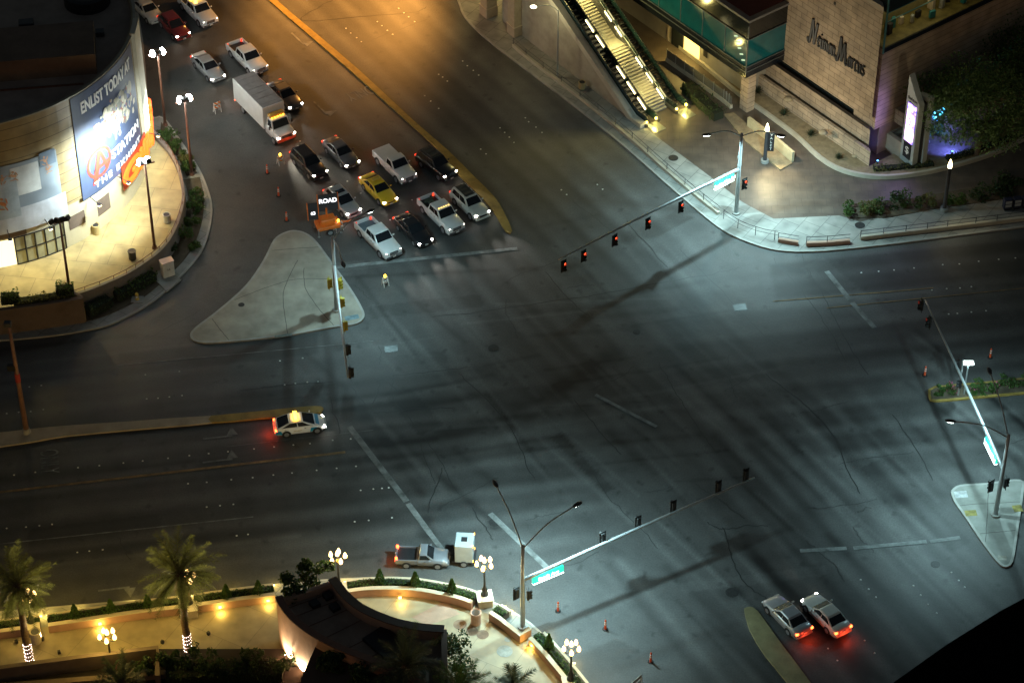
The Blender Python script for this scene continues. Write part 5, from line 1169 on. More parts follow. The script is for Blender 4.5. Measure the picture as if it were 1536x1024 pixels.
for q, lab in [((401, 260), 'orange channeliser tube farthest up the turning lane, left of the beacon barricade'), ((418, 294), 'orange channeliser tube in the middle of the three by the turning lane'), ((430, 331), 'orange channeliser tube nearest the tip of the triangular island'),
               ((1387, 563), 'orange channeliser tube just left of the right hand signal arm'), ((1485, 536), 'orange channeliser tube standing right of the signal arm above the planted median'),
               ((837, 916), 'orange channeliser tube closest to the niche signal pole'), ((908, 943), 'orange channeliser tube half way from the niche pole to the striped barricade'), ((976, 992), 'orange channeliser tube right of the striped barricade')]:
    t_ = thing('channelizer', lab, 'traffic cone', P(*q), random.uniform(0, 3), 'orange channeliser tubes set out on the road')
    place('tube', TUBE, t_); place('rubber_base', BASE, t_); place('reflective_band', BAND, t_)
stripes = mat('striped_barricade_board', (.7, .7, .66), .5); t = stripes.node_tree; b = t.nodes['Principled BSDF']; tc = [n for n in t.nodes if n.type == 'TEX_COORD'][0]
wv_ = t.nodes.new('ShaderNodeTexWave'); wv_.bands_direction = 'DIAGONAL'; wv_.inputs['Scale'].default_value = 1.5; rp = t.nodes.new('ShaderNodeValToRGB'); rp.color_ramp.interpolation = 'CONSTANT'
rp.color_ramp.elements[0].color = (.72, .70, .66, 1); rp.color_ramp.elements[1].color = (.75, .18, .02, 1); rp.color_ramp.elements[1].position = .5
t.links.new(tc.outputs['Object'], wv_.inputs['Vector']); t.links.new(wv_.outputs['Fac'], rp.inputs['Fac']); t.links.new(rp.outputs['Color'], b.inputs['Base Color'])
def barricade(q, h, label, w_=.7, hh=1.0, lampon=True, boards=2, m=stripes, glow=0):
    t_ = thing('barricade', label, 'barricade', P(*q), h)
    for y in (-1, 1):
        s = MB(); s.cone((.25, y * w_ * .42, 0), (0, y * w_ * .42, hh), .035, seg=6); s.cone((-.25, y * w_ * .42, 0), (0, y * w_ * .42, hh), .035, seg=6); s.build('leg', M['white'], t_)
    for k in range(boards): s = MB(); s.box((.04 + .06 * k, 0, hh - .12 - k * hh * .36), (.05, w_, hh * .24), bev=.01); s.build('board', m, t_)
    if lampon:
        s = MB(); s.cone((0, 0, hh + .02), (0, 0, hh + .1), .1, seg=10); s.ball((0, 0, hh + .2), .14, 2, (.6, 1, 1)); s.build('beacon', emit('amber_flasher', (1, .55, .05), 4), t_)
    return t_
barricade((508, 345), HA, 'striped barricade with yellow flasher between message board and silver crossover', .9)
barricade((578, 428), HA, 'small white barricade with yellow flasher in front of the stop line', .6, 1.0, m=M['white'])
barricade((421, 246), HA, 'orange barricade with yellow flasher beside the black suv', .7)
barricade((326, 168), HA, 'orange barricade frame alone left of the box truck', .8, 1.2, lampon=False)
barricade((953, 1040), HA2 + .25, 'wide three board barricade at the bottom edge between tubes', 1.6, 1.6, False, 3, mat('grey_barricade_board', (.40, .38, .34), .6, var=.25, scale=3))

# ================================================================ RAISED LANE MARKERS
s = MB(); s.lathe([(.085, 0), (.08, .02), (.05, .035), (.01, .04)], seg=8); MK = s.mesh('lane_marker', mat('marker_ceramic', (.75, .75, .72), .3, var=.05))
ROWS = [([(218, 562), (269, 557), (420, 541), (454, 537)], 'upper lane line left of the triangular island'),
 ([(220, 598), (237, 597), (254, 595), (273, 593), (427, 577), (443, 575), (461, 573), (477, 572), (44, 580), (62, 578)], 'middle lane line above the patrol car'),
 ([(10, 620), (28, 618), (46, 617), (65, 614)], 'short row by the rust brown pole'),
 ([(21, 712), (53, 708), (80, 705), (117, 701), (149, 698), (185, 694), (214, 691), (252, 687), (284, 683), (313, 680), (342, 677), (381, 673), (411, 670), (440, 667), (465, 665), (499, 660), (526, 658)], 'long row below the patrol car'),
 ([(282, 725), (310, 723), (347, 719), (379, 716), (410, 712), (438, 709), (475, 705), (505, 702), (534, 699)], 'row under the tan painted line'),
 ([(560, 733), (573, 732), (583, 731), (541, 735)], 'short row left of the lower crosswalk line'),
 ([(10, 792), (39, 790), (59, 788), (78, 786), (310, 760), (330, 758), (350, 756)], 'row above the long thin white line'),
 ([(116, 828), (134, 826), (154, 824), (355, 803), (372, 801), (532, 782), (553, 780), (588, 776)], 'row above the lit palms'),
 ([(519, 43), (526, 50), (535, 57), (542, 63), (637, 144), (646, 152), (658, 163)], 'far carriageway row nearest the yellow median'),
 ([(566, 33), (573, 39), (581, 46), (589, 52), (658, 112), (664, 116), (671, 122)], 'far carriageway middle row'),
 ([(598, 13), (606, 20), (613, 26), (622, 33), (694, 92), (701, 99), (710, 106), (718, 113)], 'far carriageway row towards the columns'),
 ([(750, 192), (757, 199), (764, 206), (771, 214), (721, 224), (729, 231)], 'row beside the median tip across the road'),
 ([(788, 177), (793, 183), (804, 191), (813, 199), (842, 285), (850, 292), (896, 277), (904, 284)], 'row leading to the five red lights'),
 ([(1292, 409), (1318, 407), (1341, 405), (1371, 402), (1414, 397), (1439, 396), (1468, 392), (1498, 389), (1523, 387)], 'row along the right hand cross street kerb lane'),
 ([(1423, 471), (1436, 470), (1457, 468), (1479, 466)], 'row right of the red light at the arm tip'),
 ([(1398, 435), (1420, 433), (1440, 432), (1457, 430)], 'row on the thin yellow line of the right street'),
 ([(1291, 869), (1303, 883), (1314, 895), (1297, 960), (1312, 979), (1242, 972), (1256, 990)], 'row right of the waiting cream sedan'),
 ([(1370, 878), (1381, 892), (1392, 906), (1405, 919), (1427, 858), (1438, 870), (1447, 880)], 'rows below the right hand island'),
 ([(352, 150), (330, 118), (287, 82), (450, 212), (521, 272), (541, 290), (585, 330), (618, 300)], 'rows between the queued vehicles')]
for pts, where in ROWS:
    for q in pts:
        o = bpy.data.objects.new('lane_marker', MK); COL.objects.link(o); o.location = P(*q, .003)
        tag(o, 'round white raised marker in the ' + where, 'lane marker', 'round white markers of the ' + where)
# manhole covers
def manhole(q, label, r=.42, z=.004, m=None):
    s = MB(); s.lathe([(r, 0), (r, .012), (r * .92, .016), (r * .9, .012), (.01, .014)], seg=20)
    for k in range(-2, 3): s.box((k * r * .3, 0, .017), (.04, 1.2 * r * math.cos(k * .45), .008))
    o = s.build('manhole_cover', m or mat('cast_iron', (.045, .045, .045), .6, .4, var=.3, scale=5)); o.location = P(*q, z); tag(o, label, 'manhole cover')
manhole((742, 783), 'dark iron cover in the road left of the niche signal arm', .5); manhole((1098, 888), 'dark iron cover near the tip of the lower median', .55)
manhole((1010, 237), 'dark round cover on the pale walk beside the brown paving', .5, .158); manhole((1290, 338), 'dark round cover on the walk near the salmon blocks', .5, .158)
manhole((1090, 151), 'dark round cover in the store driveway', .5, .152); manhole((362, 457), 'small round cover on the triangular island', .3, .155); manhole((740, 522), 'worn iron cover in the middle of the junction', .5)
manhole((1403, 846), 'bluish iron cover on the road below the right island', .4); manhole((955, 498), 'small iron cover right of the junction centre', .35)
for q, lab in (((587, 523), 'square utility lid in the road right of the black signal heads'), ((1110, 461), 'square utility lid with pale rim in the right side of the junction')):
    s = MB(); s.box((0, 0, .008), (1.2, .9, .016)); s.box((0, 0, .016), (1.05, .75, .01)); o = s.build('utility_cover', mat('steel_lid', (.10, .11, .11), .4, .4, var=.3, scale=3)); o.location = P(*q, .003); o.rotation_euler = (0, 0, HB); tag(o, lab, 'utility cover')
# ================================================================ PLANTS
def leafmat(name, c, var=.5): 
    m = mat(name, c, .6, var=var, scale=3.0, detail=3); t = m.node_tree; b = t.nodes['Principled BSDF']
    tr = t.nodes.new('ShaderNodeBsdfTranslucent'); mx = t.nodes.new('ShaderNodeMixShader'); mx.inputs[0].default_value = .4; o = [n for n in t.nodes if n.type == 'OUTPUT_MATERIAL'][0]
    r = [n for n in t.nodes if n.type == 'VALTORGB'][0]; t.links.new(r.outputs['Color'], tr.inputs['Color']); t.links.new(b.outputs[0], mx.inputs[1]); t.links.new(tr.outputs[0], mx.inputs[2]); t.links.new(mx.outputs[0], o.inputs['Surface']); return m
LG = leafmat('leaf_green', (.06, .12, .025)); LD = leafmat('leaf_dark', (.035, .07, .022)); LY = leafmat('leaf_olive', (.13, .14, .04)); LB = leafmat('leaf_grey_green', (.07, .09, .05))
FP = mat('pink_flowers', (.45, .08, .18), .7, var=.3)
def cloud(n, rad, size, clumps=0, rng=None, shell=.55):
    """leaf quads filling an ellipsoid, gathered into clumps so that gaps stay"""
    rng = rng or np.random.RandomState(random.randint(0, 9999)); rad = np.array(rad)
    if clumps:
        cs = rng.normal(size=(clumps, 3)); cs /= np.linalg.norm(cs, axis=1)[:, None]; cs *= rng.uniform(.35, 1, (clumps, 1)) ** .6
        cr = rng.uniform(.30, .62, clumps); k = rng.randint(0, clumps, n); d = rng.normal(size=(n, 3)); d /= np.linalg.norm(d, axis=1)[:, None]
        p = cs[k] + d * (cr[k] * rng.uniform(.3, 1, n) ** .5)[:, None]
    else:
        d = rng.normal(size=(n, 3)); d /= np.linalg.norm(d, axis=1)[:, None]; p = d * (shell + (1.05 - shell) * rng.uniform(0, 1, (n, 1)))
    p = p * rad
    u = rng.normal(size=(n, 3)); u /= np.linalg.norm(u, axis=1)[:, None]; v = np.cross(u, rng.normal(size=(n, 3))); v /= np.linalg.norm(v, axis=1)[:, None]
    s = size * rng.uniform(.6, 1.3, (n, 1)); return p, u * s, v * s * .55
def leaves(name, p, u, v, m, parent):
    n = len(p); co = np.stack([p - u, p + v, p + u, p - v], 1).reshape(-1, 3); f = np.arange(n * 4).reshape(n, 4)
    return pymesh(name, co.tolist(), f.tolist(), m, parent)
def shrub(q, label, r, h, m=LG, n=260, z0=.2, cat='shrub', group=None, size=.13, name='shrub', clumps=6, flowers=False):
    t_ = thing(name, label, cat, P(*q, z0), random.uniform(0, 6), group)
    p, u, v = cloud(n, (r, r, h / 2), size, clumps); p[:, 2] += h / 2; leaves('foliage', p, u, v, m, t_)
    s = MB(); 
    for k in range(3): a = k * 2.1; s.path([(0, 0, -.05), (.3 * r * math.cos(a), .3 * r * math.sin(a), h * .6)], [.04, .02], 5)
    s.build('stem', M['bark'], t_)
    if flowers: p, u, v = cloud(40, (r * 1.02, r * 1.02, h / 2), .09, 5); p[:, 2] += h / 2 + .05; leaves('flower', p, u, v, FP, t_)
    return t_
def hedge(line, w_, h, label, m=LG, z0=.2, dens=90, size=.11, name='hedge'):
    """clipped hedge along a polyline"""
    g = line[len(line) // 2]; t_ = thing(name, label, 'hedge', (g.x, g.y, z0)); rng = np.random.RandomState(len(label)); Pn = []
    for a, b_ in zip(line, line[1:]):
        d = b_ - a; L = math.hypot(d.x, d.y); n = int(dens * L); nx_, ny_ = -d.y / (L + 1e-6), d.x / (L + 1e-6)
        t = rng.uniform(0, 1, n); y = rng.uniform(-.5, .5, n); z = rng.uniform(0, 1, n); k = rng.randint(0, 3, n)
        y = np.where(k == 0, np.sign(y) * .5, y); z = np.where(k == 1, 1 - .08 * rng.uniform(0, 1, n), z); bump = 1 + .16 * np.sin(t * L * 2.3 + a.x * 3) + .1 * np.sin(t * L * 5.1)
        Pn.append(np.c_[a.x + d.x * t + nx_ * y * w_ * bump - g.x, a.y + d.y * t + ny_ * y * w_ * bump - g.y, z * h * bump])
    p = np.concatenate(Pn); n = len(p); u = rng.normal(size=(n, 3)); u /= np.linalg.norm(u, axis=1)[:, None]; v = np.cross(u, rng.normal(size=(n, 3))); v /= np.linalg.norm(v, axis=1)[:, None]
    s_ = size * rng.uniform(.6, 1.3, (n, 1)); leaves('foliage', p, u * s_, v * s_ * .6, m, t_)
    s = MB(); s.wall([Vector((q.x - g.x, q.y - g.y, 0)) for q in line], w_ * .72, -.1, h * .78, 0); s.build('inner_twigs', mat('dark_twigs', (.012, .018, .008), .95, var=.4, scale=4), t_)
    return t_
def cypress(q, h, r, label, z0=.9, group='small conical shrubs along the planter'):
    t_ = thing('conical_shrub', label, 'shrub', P(*q, z0), 0, group); rng = np.random.RandomState(int(q[0])); n = 420
    z = rng.uniform(0, 1, n); a = rng.uniform(0, 6.28, n); rr = r * (1 - z) ** .8 * rng.uniform(.6, 1.1, n) + .03; p = np.c_[rr * np.cos(a), rr * np.sin(a), .05 + z * h]
    u = np.c_[np.cos(a) * .3, np.sin(a) * .3, np.ones(n)] + rng.normal(size=(n, 3)) * .25; u /= np.linalg.norm(u, axis=1)[:, None]; v = np.cross(u, rng.normal(size=(n, 3))); v /= np.linalg.norm(v, axis=1)[:, None]
    leaves('foliage', p, u * .12, v * .06, LG, t_); s = MB(); s.cone((0, 0, -.1), (0, 0, h * .9), .06, .01, 6); s.build('stem', M['bark'], t_); return t_
def palm(q, z0, h, label, fr=3.7, n=64, lit=True, m=LY, cat='palm tree', power=420):
    g = P(*q, z0); t_ = thing('palm_tree', label, cat, g, random.uniform(0, 1)); rng = np.random.RandomState(int(q[0]) + 3)
    s = MB(); pts = [(.04 * math.sin(k), .04 * math.cos(k * 1.3), h * k / 12) for k in range(13)]; s.path(pts, [.30 - .006 * k + (.03 if k % 2 else 0) for k in range(12)] + [.38], 12); s.build('trunk', mat('palm_bark', (.20, .13, .08), .95, var=.45, scale=7, bump=.8), t_)
    s = MB(); s.ball((0, 0, h + .15), .42, 2, (1, 1, 1.3)); s.build('crown_shaft', M['bark'], t_)
    def fronds(nm, n, el0, el1, L0, mm, stalk):
        V, F = [], []; RV = MB()
        for k in range(n):
            el = math.radians(el0 - (el0 - el1) * (k / n) ** .85 + rng.uniform(-11, 11)); a = k * 2.39996 + rng.uniform(-.35, .35); L = L0 * rng.uniform(.72, 1.12); droop = rng.uniform(.2, .62); tw = rng.uniform(-.3, .3)
            p = Vector((0, 0, h + .3)); d = Vector((math.cos(a) * math.cos(el), math.sin(a) * math.cos(el), math.sin(el))); line = [p.copy()]; ns = 9
            for j in range(ns): d = (d + Vector((-math.sin(a) * tw * .1, math.cos(a) * tw * .1, -droop * .22))).normalized(); p = p + d * (L / ns); line.append(p.copy())
            RV.path(line, [.035 - .003 * j for j in range(ns + 1)], 4)
            side = Vector((-math.sin(a), math.cos(a), 0))
            for j in range(26):
                if rng.uniform() < .1: continue
                f = (.12 + .88 * j / 25) * ns; i0 = min(int(f), ns - 1); pt = line[i0].lerp(line[i0 + 1], f - i0); dd = (line[i0 + 1] - line[i0]).normalized(); ll = (.62 * math.sin(math.pi * (.12 + .8 * j / 25)) + .12) * rng.uniform(.75, 1.15)
                for sd in (-1, 1):
                    tip = pt + (side * sd * .75 + dd * .7 + Vector((0, 0, -.16 + rng.uniform(-.2, .28)))).normalized() * ll; w_ = dd * .042
                    b0_ = len(V); V += [tuple(pt - w_), tuple(pt + w_), tuple(tip)]; F.append((b0_, b0_ + 1, b0_ + 2))
        RV.build(nm + '_stalks', stalk, t_); pymesh(nm, V, F, mm, t_)
    fronds('fronds', n, 78, -40, fr, m, leafmat('frond_stalk', (.14, .13, .05)))
    fronds('dead_fronds', 9, -48, -74, fr * .62, leafmat('dry_leaf', (.16, .11, .05)), M['bark'])
    if lit:
        s = MB(); 
        for k in range(60):
            a = k * .52; z = .15 + k * .035; s.ball((.33 * math.cos(a), .33 * math.sin(a), z), .028, 1)
        s.build('string_lights', emit('string_light_bulbs', (1, .72, .6), 9), t_)
        for k in (0, 1, 2):
            a = .2 + k * .9; lamp('crown_uplight', 'SPOT', (2.4 * math.cos(a), 2.4 * math.sin(a), .5), power * 5, (1, .86, .48), t_, .1, (-.12 * math.cos(a), -.12 * math.sin(a), 1), R(60), .8)
            s = MB(); s.box((2.4 * math.cos(a), 2.4 * math.sin(a), .2), (.22, .22, .3), rz=a); s.build('crown_spotlight', M['dark'], t_)
    return t_
def agave(q, label, r=.7, z0=.42):
    t_ = thing('agave', label, 'desert plant', P(*q, z0), random.uniform(0, 6), 'spiky desert plants in front of the store'); rng = np.random.RandomState(int(q[0])); V, F = [], []
    for k in range(46):
        a = k * 2.4; el = R(80 - 72 * k / 46); L = r * rng.uniform(.8, 1.15); d = Vector((math.cos(a) * math.cos(el), math.sin(a) * math.cos(el), math.sin(el))); sd = Vector((-math.sin(a), math.cos(a), 0)) * .05; b0_ = len(V)
        V += [tuple(Vector((0, 0, .08)) - sd * .6), tuple(Vector((0, 0, .08)) + sd * .6), tuple(d * L * .5 + sd + Vector((0, 0, .08))), tuple(d * L + Vector((0, 0, .06))), tuple(d * L * .5 - sd + Vector((0, 0, .08)))]; F.append(tuple(range(b0_, b0_ + 5)))
    pymesh('leaves', V, F, LB, t_); return t_
agave((1137, 140), 'spiky agave nearest the bay column', .8); agave((1176, 173), 'spiky agave second from the bay column', .75); agave((1216, 204), 'spiky agave third from the bay column', .75); agave((1258, 238), 'spiky agave nearest the stepped corner of the store', .6)
# boulders
for q, lab, r in (((1235, 200), 'sandy boulder on the upper planter ledge', .4), ((1182, 150), 'sandy boulder on the ledge above the agaves', .4), ((1385, 226), 'pale boulder beside the tall sign', .45), ((1283, 235), 'small boulder near the planter corner', .3)):
    s = MB(); s.ball((0, 0, .1), r, 3, (1.2, .9, .6)); 
    for v in s.bm.verts: v.co *= 1 + .25 * mnoise.noise(v.co * 2.2 + Vector((q[0], 0, 0)))
    o = s.build('boulder', mat('boulder_stone', (.36, .29, .19), .9, var=.25, scale=2, bump=.3), smooth=True); o.location = P(*q, .42 if q[0] != 1235 and q[0] != 1182 else 1.9); tag(o, lab, 'boulder')
# planting on the left corner
random.seed(21)
for q, r, h, m, lab in [((248, 200), .9, 1.1, LG, 'loose shrub at the far end of the upper planting bed'), ((258, 215), .95, 1.2, LG, 'leafy shrub second from the far end of the upper bed'), ((268, 230), 1.0, 1.3, LG, 'leafy shrub in the middle of the upper bed'), ((276, 243), .9, 1.2, LY, 'yellow green shrub third in the upper bed'), ((283, 257), .8, 1.1, LG, 'shrub by the second floodlight post'),
                        ((292, 300), .8, 1.1, LG, 'round shrub at the top of the lower planting bed'), ((290, 318), .8, 1.1, LG, 'round shrub second in the lower bed'), ((288, 338), .9, 1.2, LG, 'round shrub third in the lower bed'), ((278, 358), .95, 1.3, LG, 'round shrub above the white utility cabinet'), ((289, 370), .7, .9, LG, 'low shrub near the kerb above the cabinet'), ((250, 378), .8, 1.1, LD, 'dark bush behind the white utility cabinet')]:
    shrub(q, lab, r, h, m, 420, .22)
hedge(px([(174, 450), (200, 438), (232, 418)], .22), 1.0, 1.1, 'clipped hedge under the curved terrace wall left of the cabinet', LG); hedge(px([(132, 474), (148, 466), (166, 456)], .22), 1.2, 1.1, 'dark clipped hedge at the end of the curved terrace wall', LD)
s = MB(); 
hedge(px([(20, 456), (108, 443)], 2.9), .9, .5, 'low yellow lit plants on top of the tall planter wall', LY, 2.9, 60)
for q, lab in (((16, 452), 'square clipped box shrub on the planter wall, left one'), ((98, 440), 'square clipped box shrub on the planter wall, right one')):
    a = P(*q, 2.9); hedge([a - Vector((.8, .1, 0)), a + Vector((.8, .1, 0))], 1.0, 1.0, lab, LG, 2.9, 160, name='box_shrub')
# hedge on the right corner, planted median
hp = px([(1272, 318), (1310, 316), (1350, 312), (1400, 302), (1440, 296)], .2)
random.seed(4)
for k, (q, r, lab) in enumerate([((1278, 318), 1.1, 'shrub at the rounded tip of the right hand hedge'), ((1297, 316), 1.2, 'second shrub from the tip of the right hand hedge'), ((1318, 313), 1.2, 'third shrub from the tip of the right hand hedge'), ((1340, 310), 1.2, 'fourth shrub from the tip of the right hand hedge'), ((1362, 308), 1.1, 'fifth shrub from the tip of the right hand hedge'), ((1388, 306), 1.0, 'shrub left of the post in the right hand hedge'), ((1436, 303), 1.1, 'shrub right of the post in the right hand hedge'),
                                 ((1468, 297), 1.2, 'dark shrub between the post and the news boxes'), ((1490, 293), 1.2, 'dark shrub touching the news boxes'), ((1520, 285), 1.3, 'dark shrub behind the news boxes'), ((1505, 278), 1.2, 'dark shrub above the news boxes')]):
    shrub(q, lab, r, 1.2, [LG, LY, LG, LD][k % 4] if k < 7 else LD, 420, .2)
s = MB(); s.prism([(p.x, p.y) for p in px([(1264, 322), (1275, 329), (1330, 329), (1400, 316), (1540, 296), (1540, 268), (1440, 287), (1370, 300), (1280, 308)])], .1, .22); struct('hedge_bed', s, M['soil'])
for k, (q, r, fl, lab) in enumerate([((1408, 591), .6, False, 'green shrub at the tip of the planted median'), ((1424, 588), .6, True, 'pink flowering shrub next to the median tip shrub'), ((1458, 588), .5, True, 'pink flowering shrub right of the slim median lamp'), ((1478, 584), .9, False, 'round green shrub in the planted median below the arm'), ((1492, 588), .5, True, 'small pink flowering shrub past the round green shrub'), ((1510, 579), .9, False, 'large round green shrub in the planted median'), ((1531, 576), .9, False, 'green shrub of the planted median at the frame edge')]):
    shrub(q, lab, r, .9, LG, 300, .15, flowers=fl)
# hedge beside the escalator
hedge(px([(1030, 135), (1055, 160), (1078, 180)], .15), 1.6, 1.1, 'dark hedge between the shop side escalator and the driveway fence', LD)
# big dark tree right of the sign
def tree(q, label, h, rad, n, m):
    t_ = thing('tree', label, 'tree', P(*q, .4)); random.seed(9); s = MB(); tips = []
    s.path([(0, 0, -.1), (.1, .05, 1.2), (.3, .1, 2.4)], [.3, .24, .2], 10)
    for k in range(7):
        a = k * .9 + .3; e = Vector((rad[0] * .6 * math.cos(a), rad[1] * .6 * math.sin(a), h * random.uniform(.6, .9))); s.path(smooth_line([(.3, .1, 2.3), Vector((.3, .1, 2.3)).lerp(e, .5) + Vector((0, 0, .5)), e], 4), [.14 - .012 * j for j in range(9)], 6); tips.append(e)
    s.build('trunk', M['bark'], t_); p, u, v = cloud(n, rad, .16, 46, np.random.RandomState(5)); p[:, 2] = p[:, 2] + h * .72; leaves('crown', p, u, v, m, t_); return t_
tree((1465, 232), 'large dark feathery tree beside the tall sign', 8.6, (6.2, 4.8, 3.2), 15000, leafmat('leaf_tree', (.13, .22, .07)))
tree((1560, 170), 'dark tree at the right edge behind the large feathery tree', 9.5, (5.5, 5, 3.4), 9000, LG)
# blue lit ground cover under the tree
for q, lab in (((1402, 203), 'small blue lit cushion plant beside the tall sign'), ((1440, 190), 'blue lit cushion plant beneath the feathery tree')): shrub(q, lab, .55, .6, LB, 200, .42, 'desert plant')
hedge(px([(1310, 255), (1350, 252), (1400, 247)], .42), .8, .35, 'low ground hedge along the foot of the tall sign', LY, .42, 60); hedge(px([(1420, 240), (1470, 226), (1530, 202)], .42), .9, .35, 'low ground hedge following the curved wall under the tree', LY, .42, 50)

# ================================================================ TALL SIGN
g = P(1362, 243, .42); t_ = thing('pylon_sign', 'tall twin slab shopping sign with purple screen and curved top', 'sign', g, R(-58))
# local x along the face, local -y is the face side
gm = mat('pale_grey_sign_metal', (.42, .46, .44), .45, .2, var=.1, scale=1)
H1 = zat(g, 118) - .42
s = MB(); prof = [(-.95, 0), (.95, 0), (.95, H1 - 2.6), (.75, H1 - 2.3), (.2, H1 - 1.7), (-.4, H1 - .8), (-.95, H1)]
def slab(s, prof, y0, y1):
    A = [s.bm.verts.new((x, y0, z)) for x, z in prof]; B = [s.bm.verts.new((x, y1, z)) for x, z in prof]; n = len(prof)
    s.bm.faces.new(A); s.bm.faces.new(B[::-1])
    for k in range(n): s.bm.faces.new((A[k], A[(k + 1) % n], B[(k + 1) % n], B[k]))
slab(s, prof, -.3, .35); s.build('front_slab', gm, t_)
s = MB(); slab(s, [(-.6, 0), (1.2, 0), (1.2, H1 - 1.9), (-.6, H1 - 2.4)], .75, 1.3); s.build('rear_slab', gm, t_)
s = MB(); s.box((.2, .55, (H1 - 2.6) / 2), (1.5, .42, H1 - 2.6)); s.build('dark_core', M['dark'], t_)
sm = emit('purple_screen', (.55, .30, 1.0), 3.2); t = sm.node_tree; b = t.nodes['Principled BSDF']; tc = t.nodes.new('ShaderNodeTexCoord'); ns = t.nodes.new('ShaderNodeTexNoise'); ns.inputs['Scale'].default_value = 1.6; rp = t.nodes.new('ShaderNodeValToRGB')
rp.color_ramp.elements[0].color = (.08, .06, .8, 1); rp.color_ramp.elements[0].position = .35; rp.color_ramp.elements[1].color = (1, .55, .95, 1); rp.color_ramp.elements[1].position = .6; t.links.new(tc.outputs['Object'], ns.inputs['Vector']); t.links.new(ns.outputs['Fac'], rp.inputs['Fac']); t.links.new(rp.outputs['Color'], b.inputs['Emission Color'])
s = MB(); s.box((0, -.33, H1 * .48), (1.2, .06, H1 * .44)); s.build('screen', sm, t_)
s = MB(); s.box((0, -.33, 1.6), (1.1, .05, 1.9)); o = s.build('lower_panel', M['dark'], t_)
text('panel_symbol', '$', 1.2, M['white'], o, Matrix.Translation((0, -.36, 1.6)) @ Matrix.Rotation(math.pi / 2, 4, 'X'), .004)
for k, (tx, z) in enumerate((('fashion', H1 - 2.35), ('show', H1 - 2.9))): text('sign_lettering', tx, .5, M['dark'], t_, Matrix.Translation((-.05 + .0 * k, -.315, z - .1)) @ Matrix.Rotation(math.pi / 2, 4, 'X'), .01, bold=.01)
lamp('screen_glow', 'AREA', (0, -.6, H1 * .48), 90, (.35, .3, 1), t_, aim=None); bpy.data.objects['screen_glow'].rotation_euler = (R(-90), 0, 0); bpy.data.objects['screen_glow'].data.size = 2.5
# coloured garden lights that wash the tree and the stepped walls blue
for q, pw_, c, ang, lab in (((1406, 186), 2200, (.05, .45, 1), (-.1, .6, .8), 'small blue garden spotlight at the foot of the feathery tree'), ((1428, 232), 420, (.10, .14, 1), (-.1, .5, -.5), 'small violet garden spotlight by the low ground hedge'), ((1316, 246), 90, (.15, .2, 1), (-.8, .5, .25), 'small blue garden spotlight aimed at the store corner')):
    g2 = P(*q, .45); tt = thing('garden_spotlight', lab, 'spotlight', g2); s = MB(); s.cone((0, 0, 0), (0, 0, .25), .05, seg=6); s.build('stake', M['dark'], tt)
    s = MB(); s.cone((0, 0, .22), (0, 0, .4), .1, .13, 8); s.build('housing', M['dark'], tt); s = MB(); s.cone((0, 0, .41), (0, 0, .43), .1, seg=8); s.build('lens', emit('blue_lens', (.1, .4, 1), 4), tt)
    lamp('garden_light', 'SPOT', (0, 0, 1.3 if q[0] == 1428 else .5), pw_, c, tt, .1, ang, R(130), .6)

# ================================================================ STREET FURNITURE
t_ = thing('utility_cabinet', 'white utility cabinet with pinkish top on a concrete pad', 'cabinet', P(252, 412, .26), HA + R(85))
s = MB(); s.box((0, 0, .85), (1.15, .75, 1.7), bev=.03); s.build('body', M['white'], t_); s = MB(); s.box((0, 0, 1.72), (1.25, .85, .08), bev=.02); s.build('top', mat('pink_white_top', (.7, .5, .42), .6), t_)
for x in (-.28, .28): s = MB(); s.box((x, -.385, .85), (.52, .02, 1.5)); o = s.build('door', mat('cabinet_door', (.68, .68, .66), .5), t_); s = MB(); s.box((x * .3, -.41, .9), (.04, .03, .2)); s.build('handle', M['dark'], o)
t_ = thing('fire_hydrant', 'small yellow and white fire hydrant on the planting bed', 'hydrant', P(206, 449, .22))
s = MB(); s.lathe([(.2, 0), (.2, .06), (.14, .08), (.14, .55), (.17, .57), (.17, .62), (.1, .78), (.03, .84)], seg=14); s.build('barrel', mat('hydrant_yellow', (.6, .42, .08), .5), t_, smooth=True)
for y in (-1, 1): s = MB(); s.cone((0, y * .12, .42), (0, y * .24, .42), .08, seg=10); s.build('outlet_cap', M['white'], t_)
s = MB(); s.box((0, 0, -.0), (1.1, .9, .08)); s.build('footing', M['conc'], t_)
def bin_(q, z0, label, m, h=1.0, r=.36):
    t_ = thing('litter_bin', label, 'litter bin', P(*q, z0)); s = MB(); s.lathe([(r * .92, 0), (r, .06), (r, h - .08), (r * 1.06, h - .06), (r * 1.06, h)], seg=16); s.build('body', m, t_, smooth=False)
    s = MB(); s.lathe([(r * .8, h), (r * .8, h + .02)], seg=16); s.build('opening', M['dark'], t_); s = MB()
    for k in range(16): a = k * .3927; a2 = a + .3927; s.path([(r * 1.02 * math.cos(a), r * 1.02 * math.sin(a), h + .02), (r * 1.02 * math.cos(a2), r * 1.02 * math.sin(a2), h + .02)], .045, 6)
    s.build('rim', m, t_)
bin_((145, 350), ZT, 'tan litter bin with dark mouth against the round building', mat('tan_bin', (.45, .36, .18), .7)); bin_((251, 333), ZT, 'litter bin with pale rim beside the curved terrace rail', mat('pale_bin', (.4, .36, .28), .7), .9); bin_((199, 388), ZT, 'dark litter bin near the lower bend of the terrace rail', M['darkgrey'], .9)
bin_((714, 934), .1, 'pink stone litter bin below the planter lamp', mat('pink_bin', (.5, .32, .24), .8), 1.25, .42); bin_((55, 962), .1, 'stone litter bin by the left palm trunk', mat('stone_bin', (.42, .36, .26), .8), 1.2, .42)
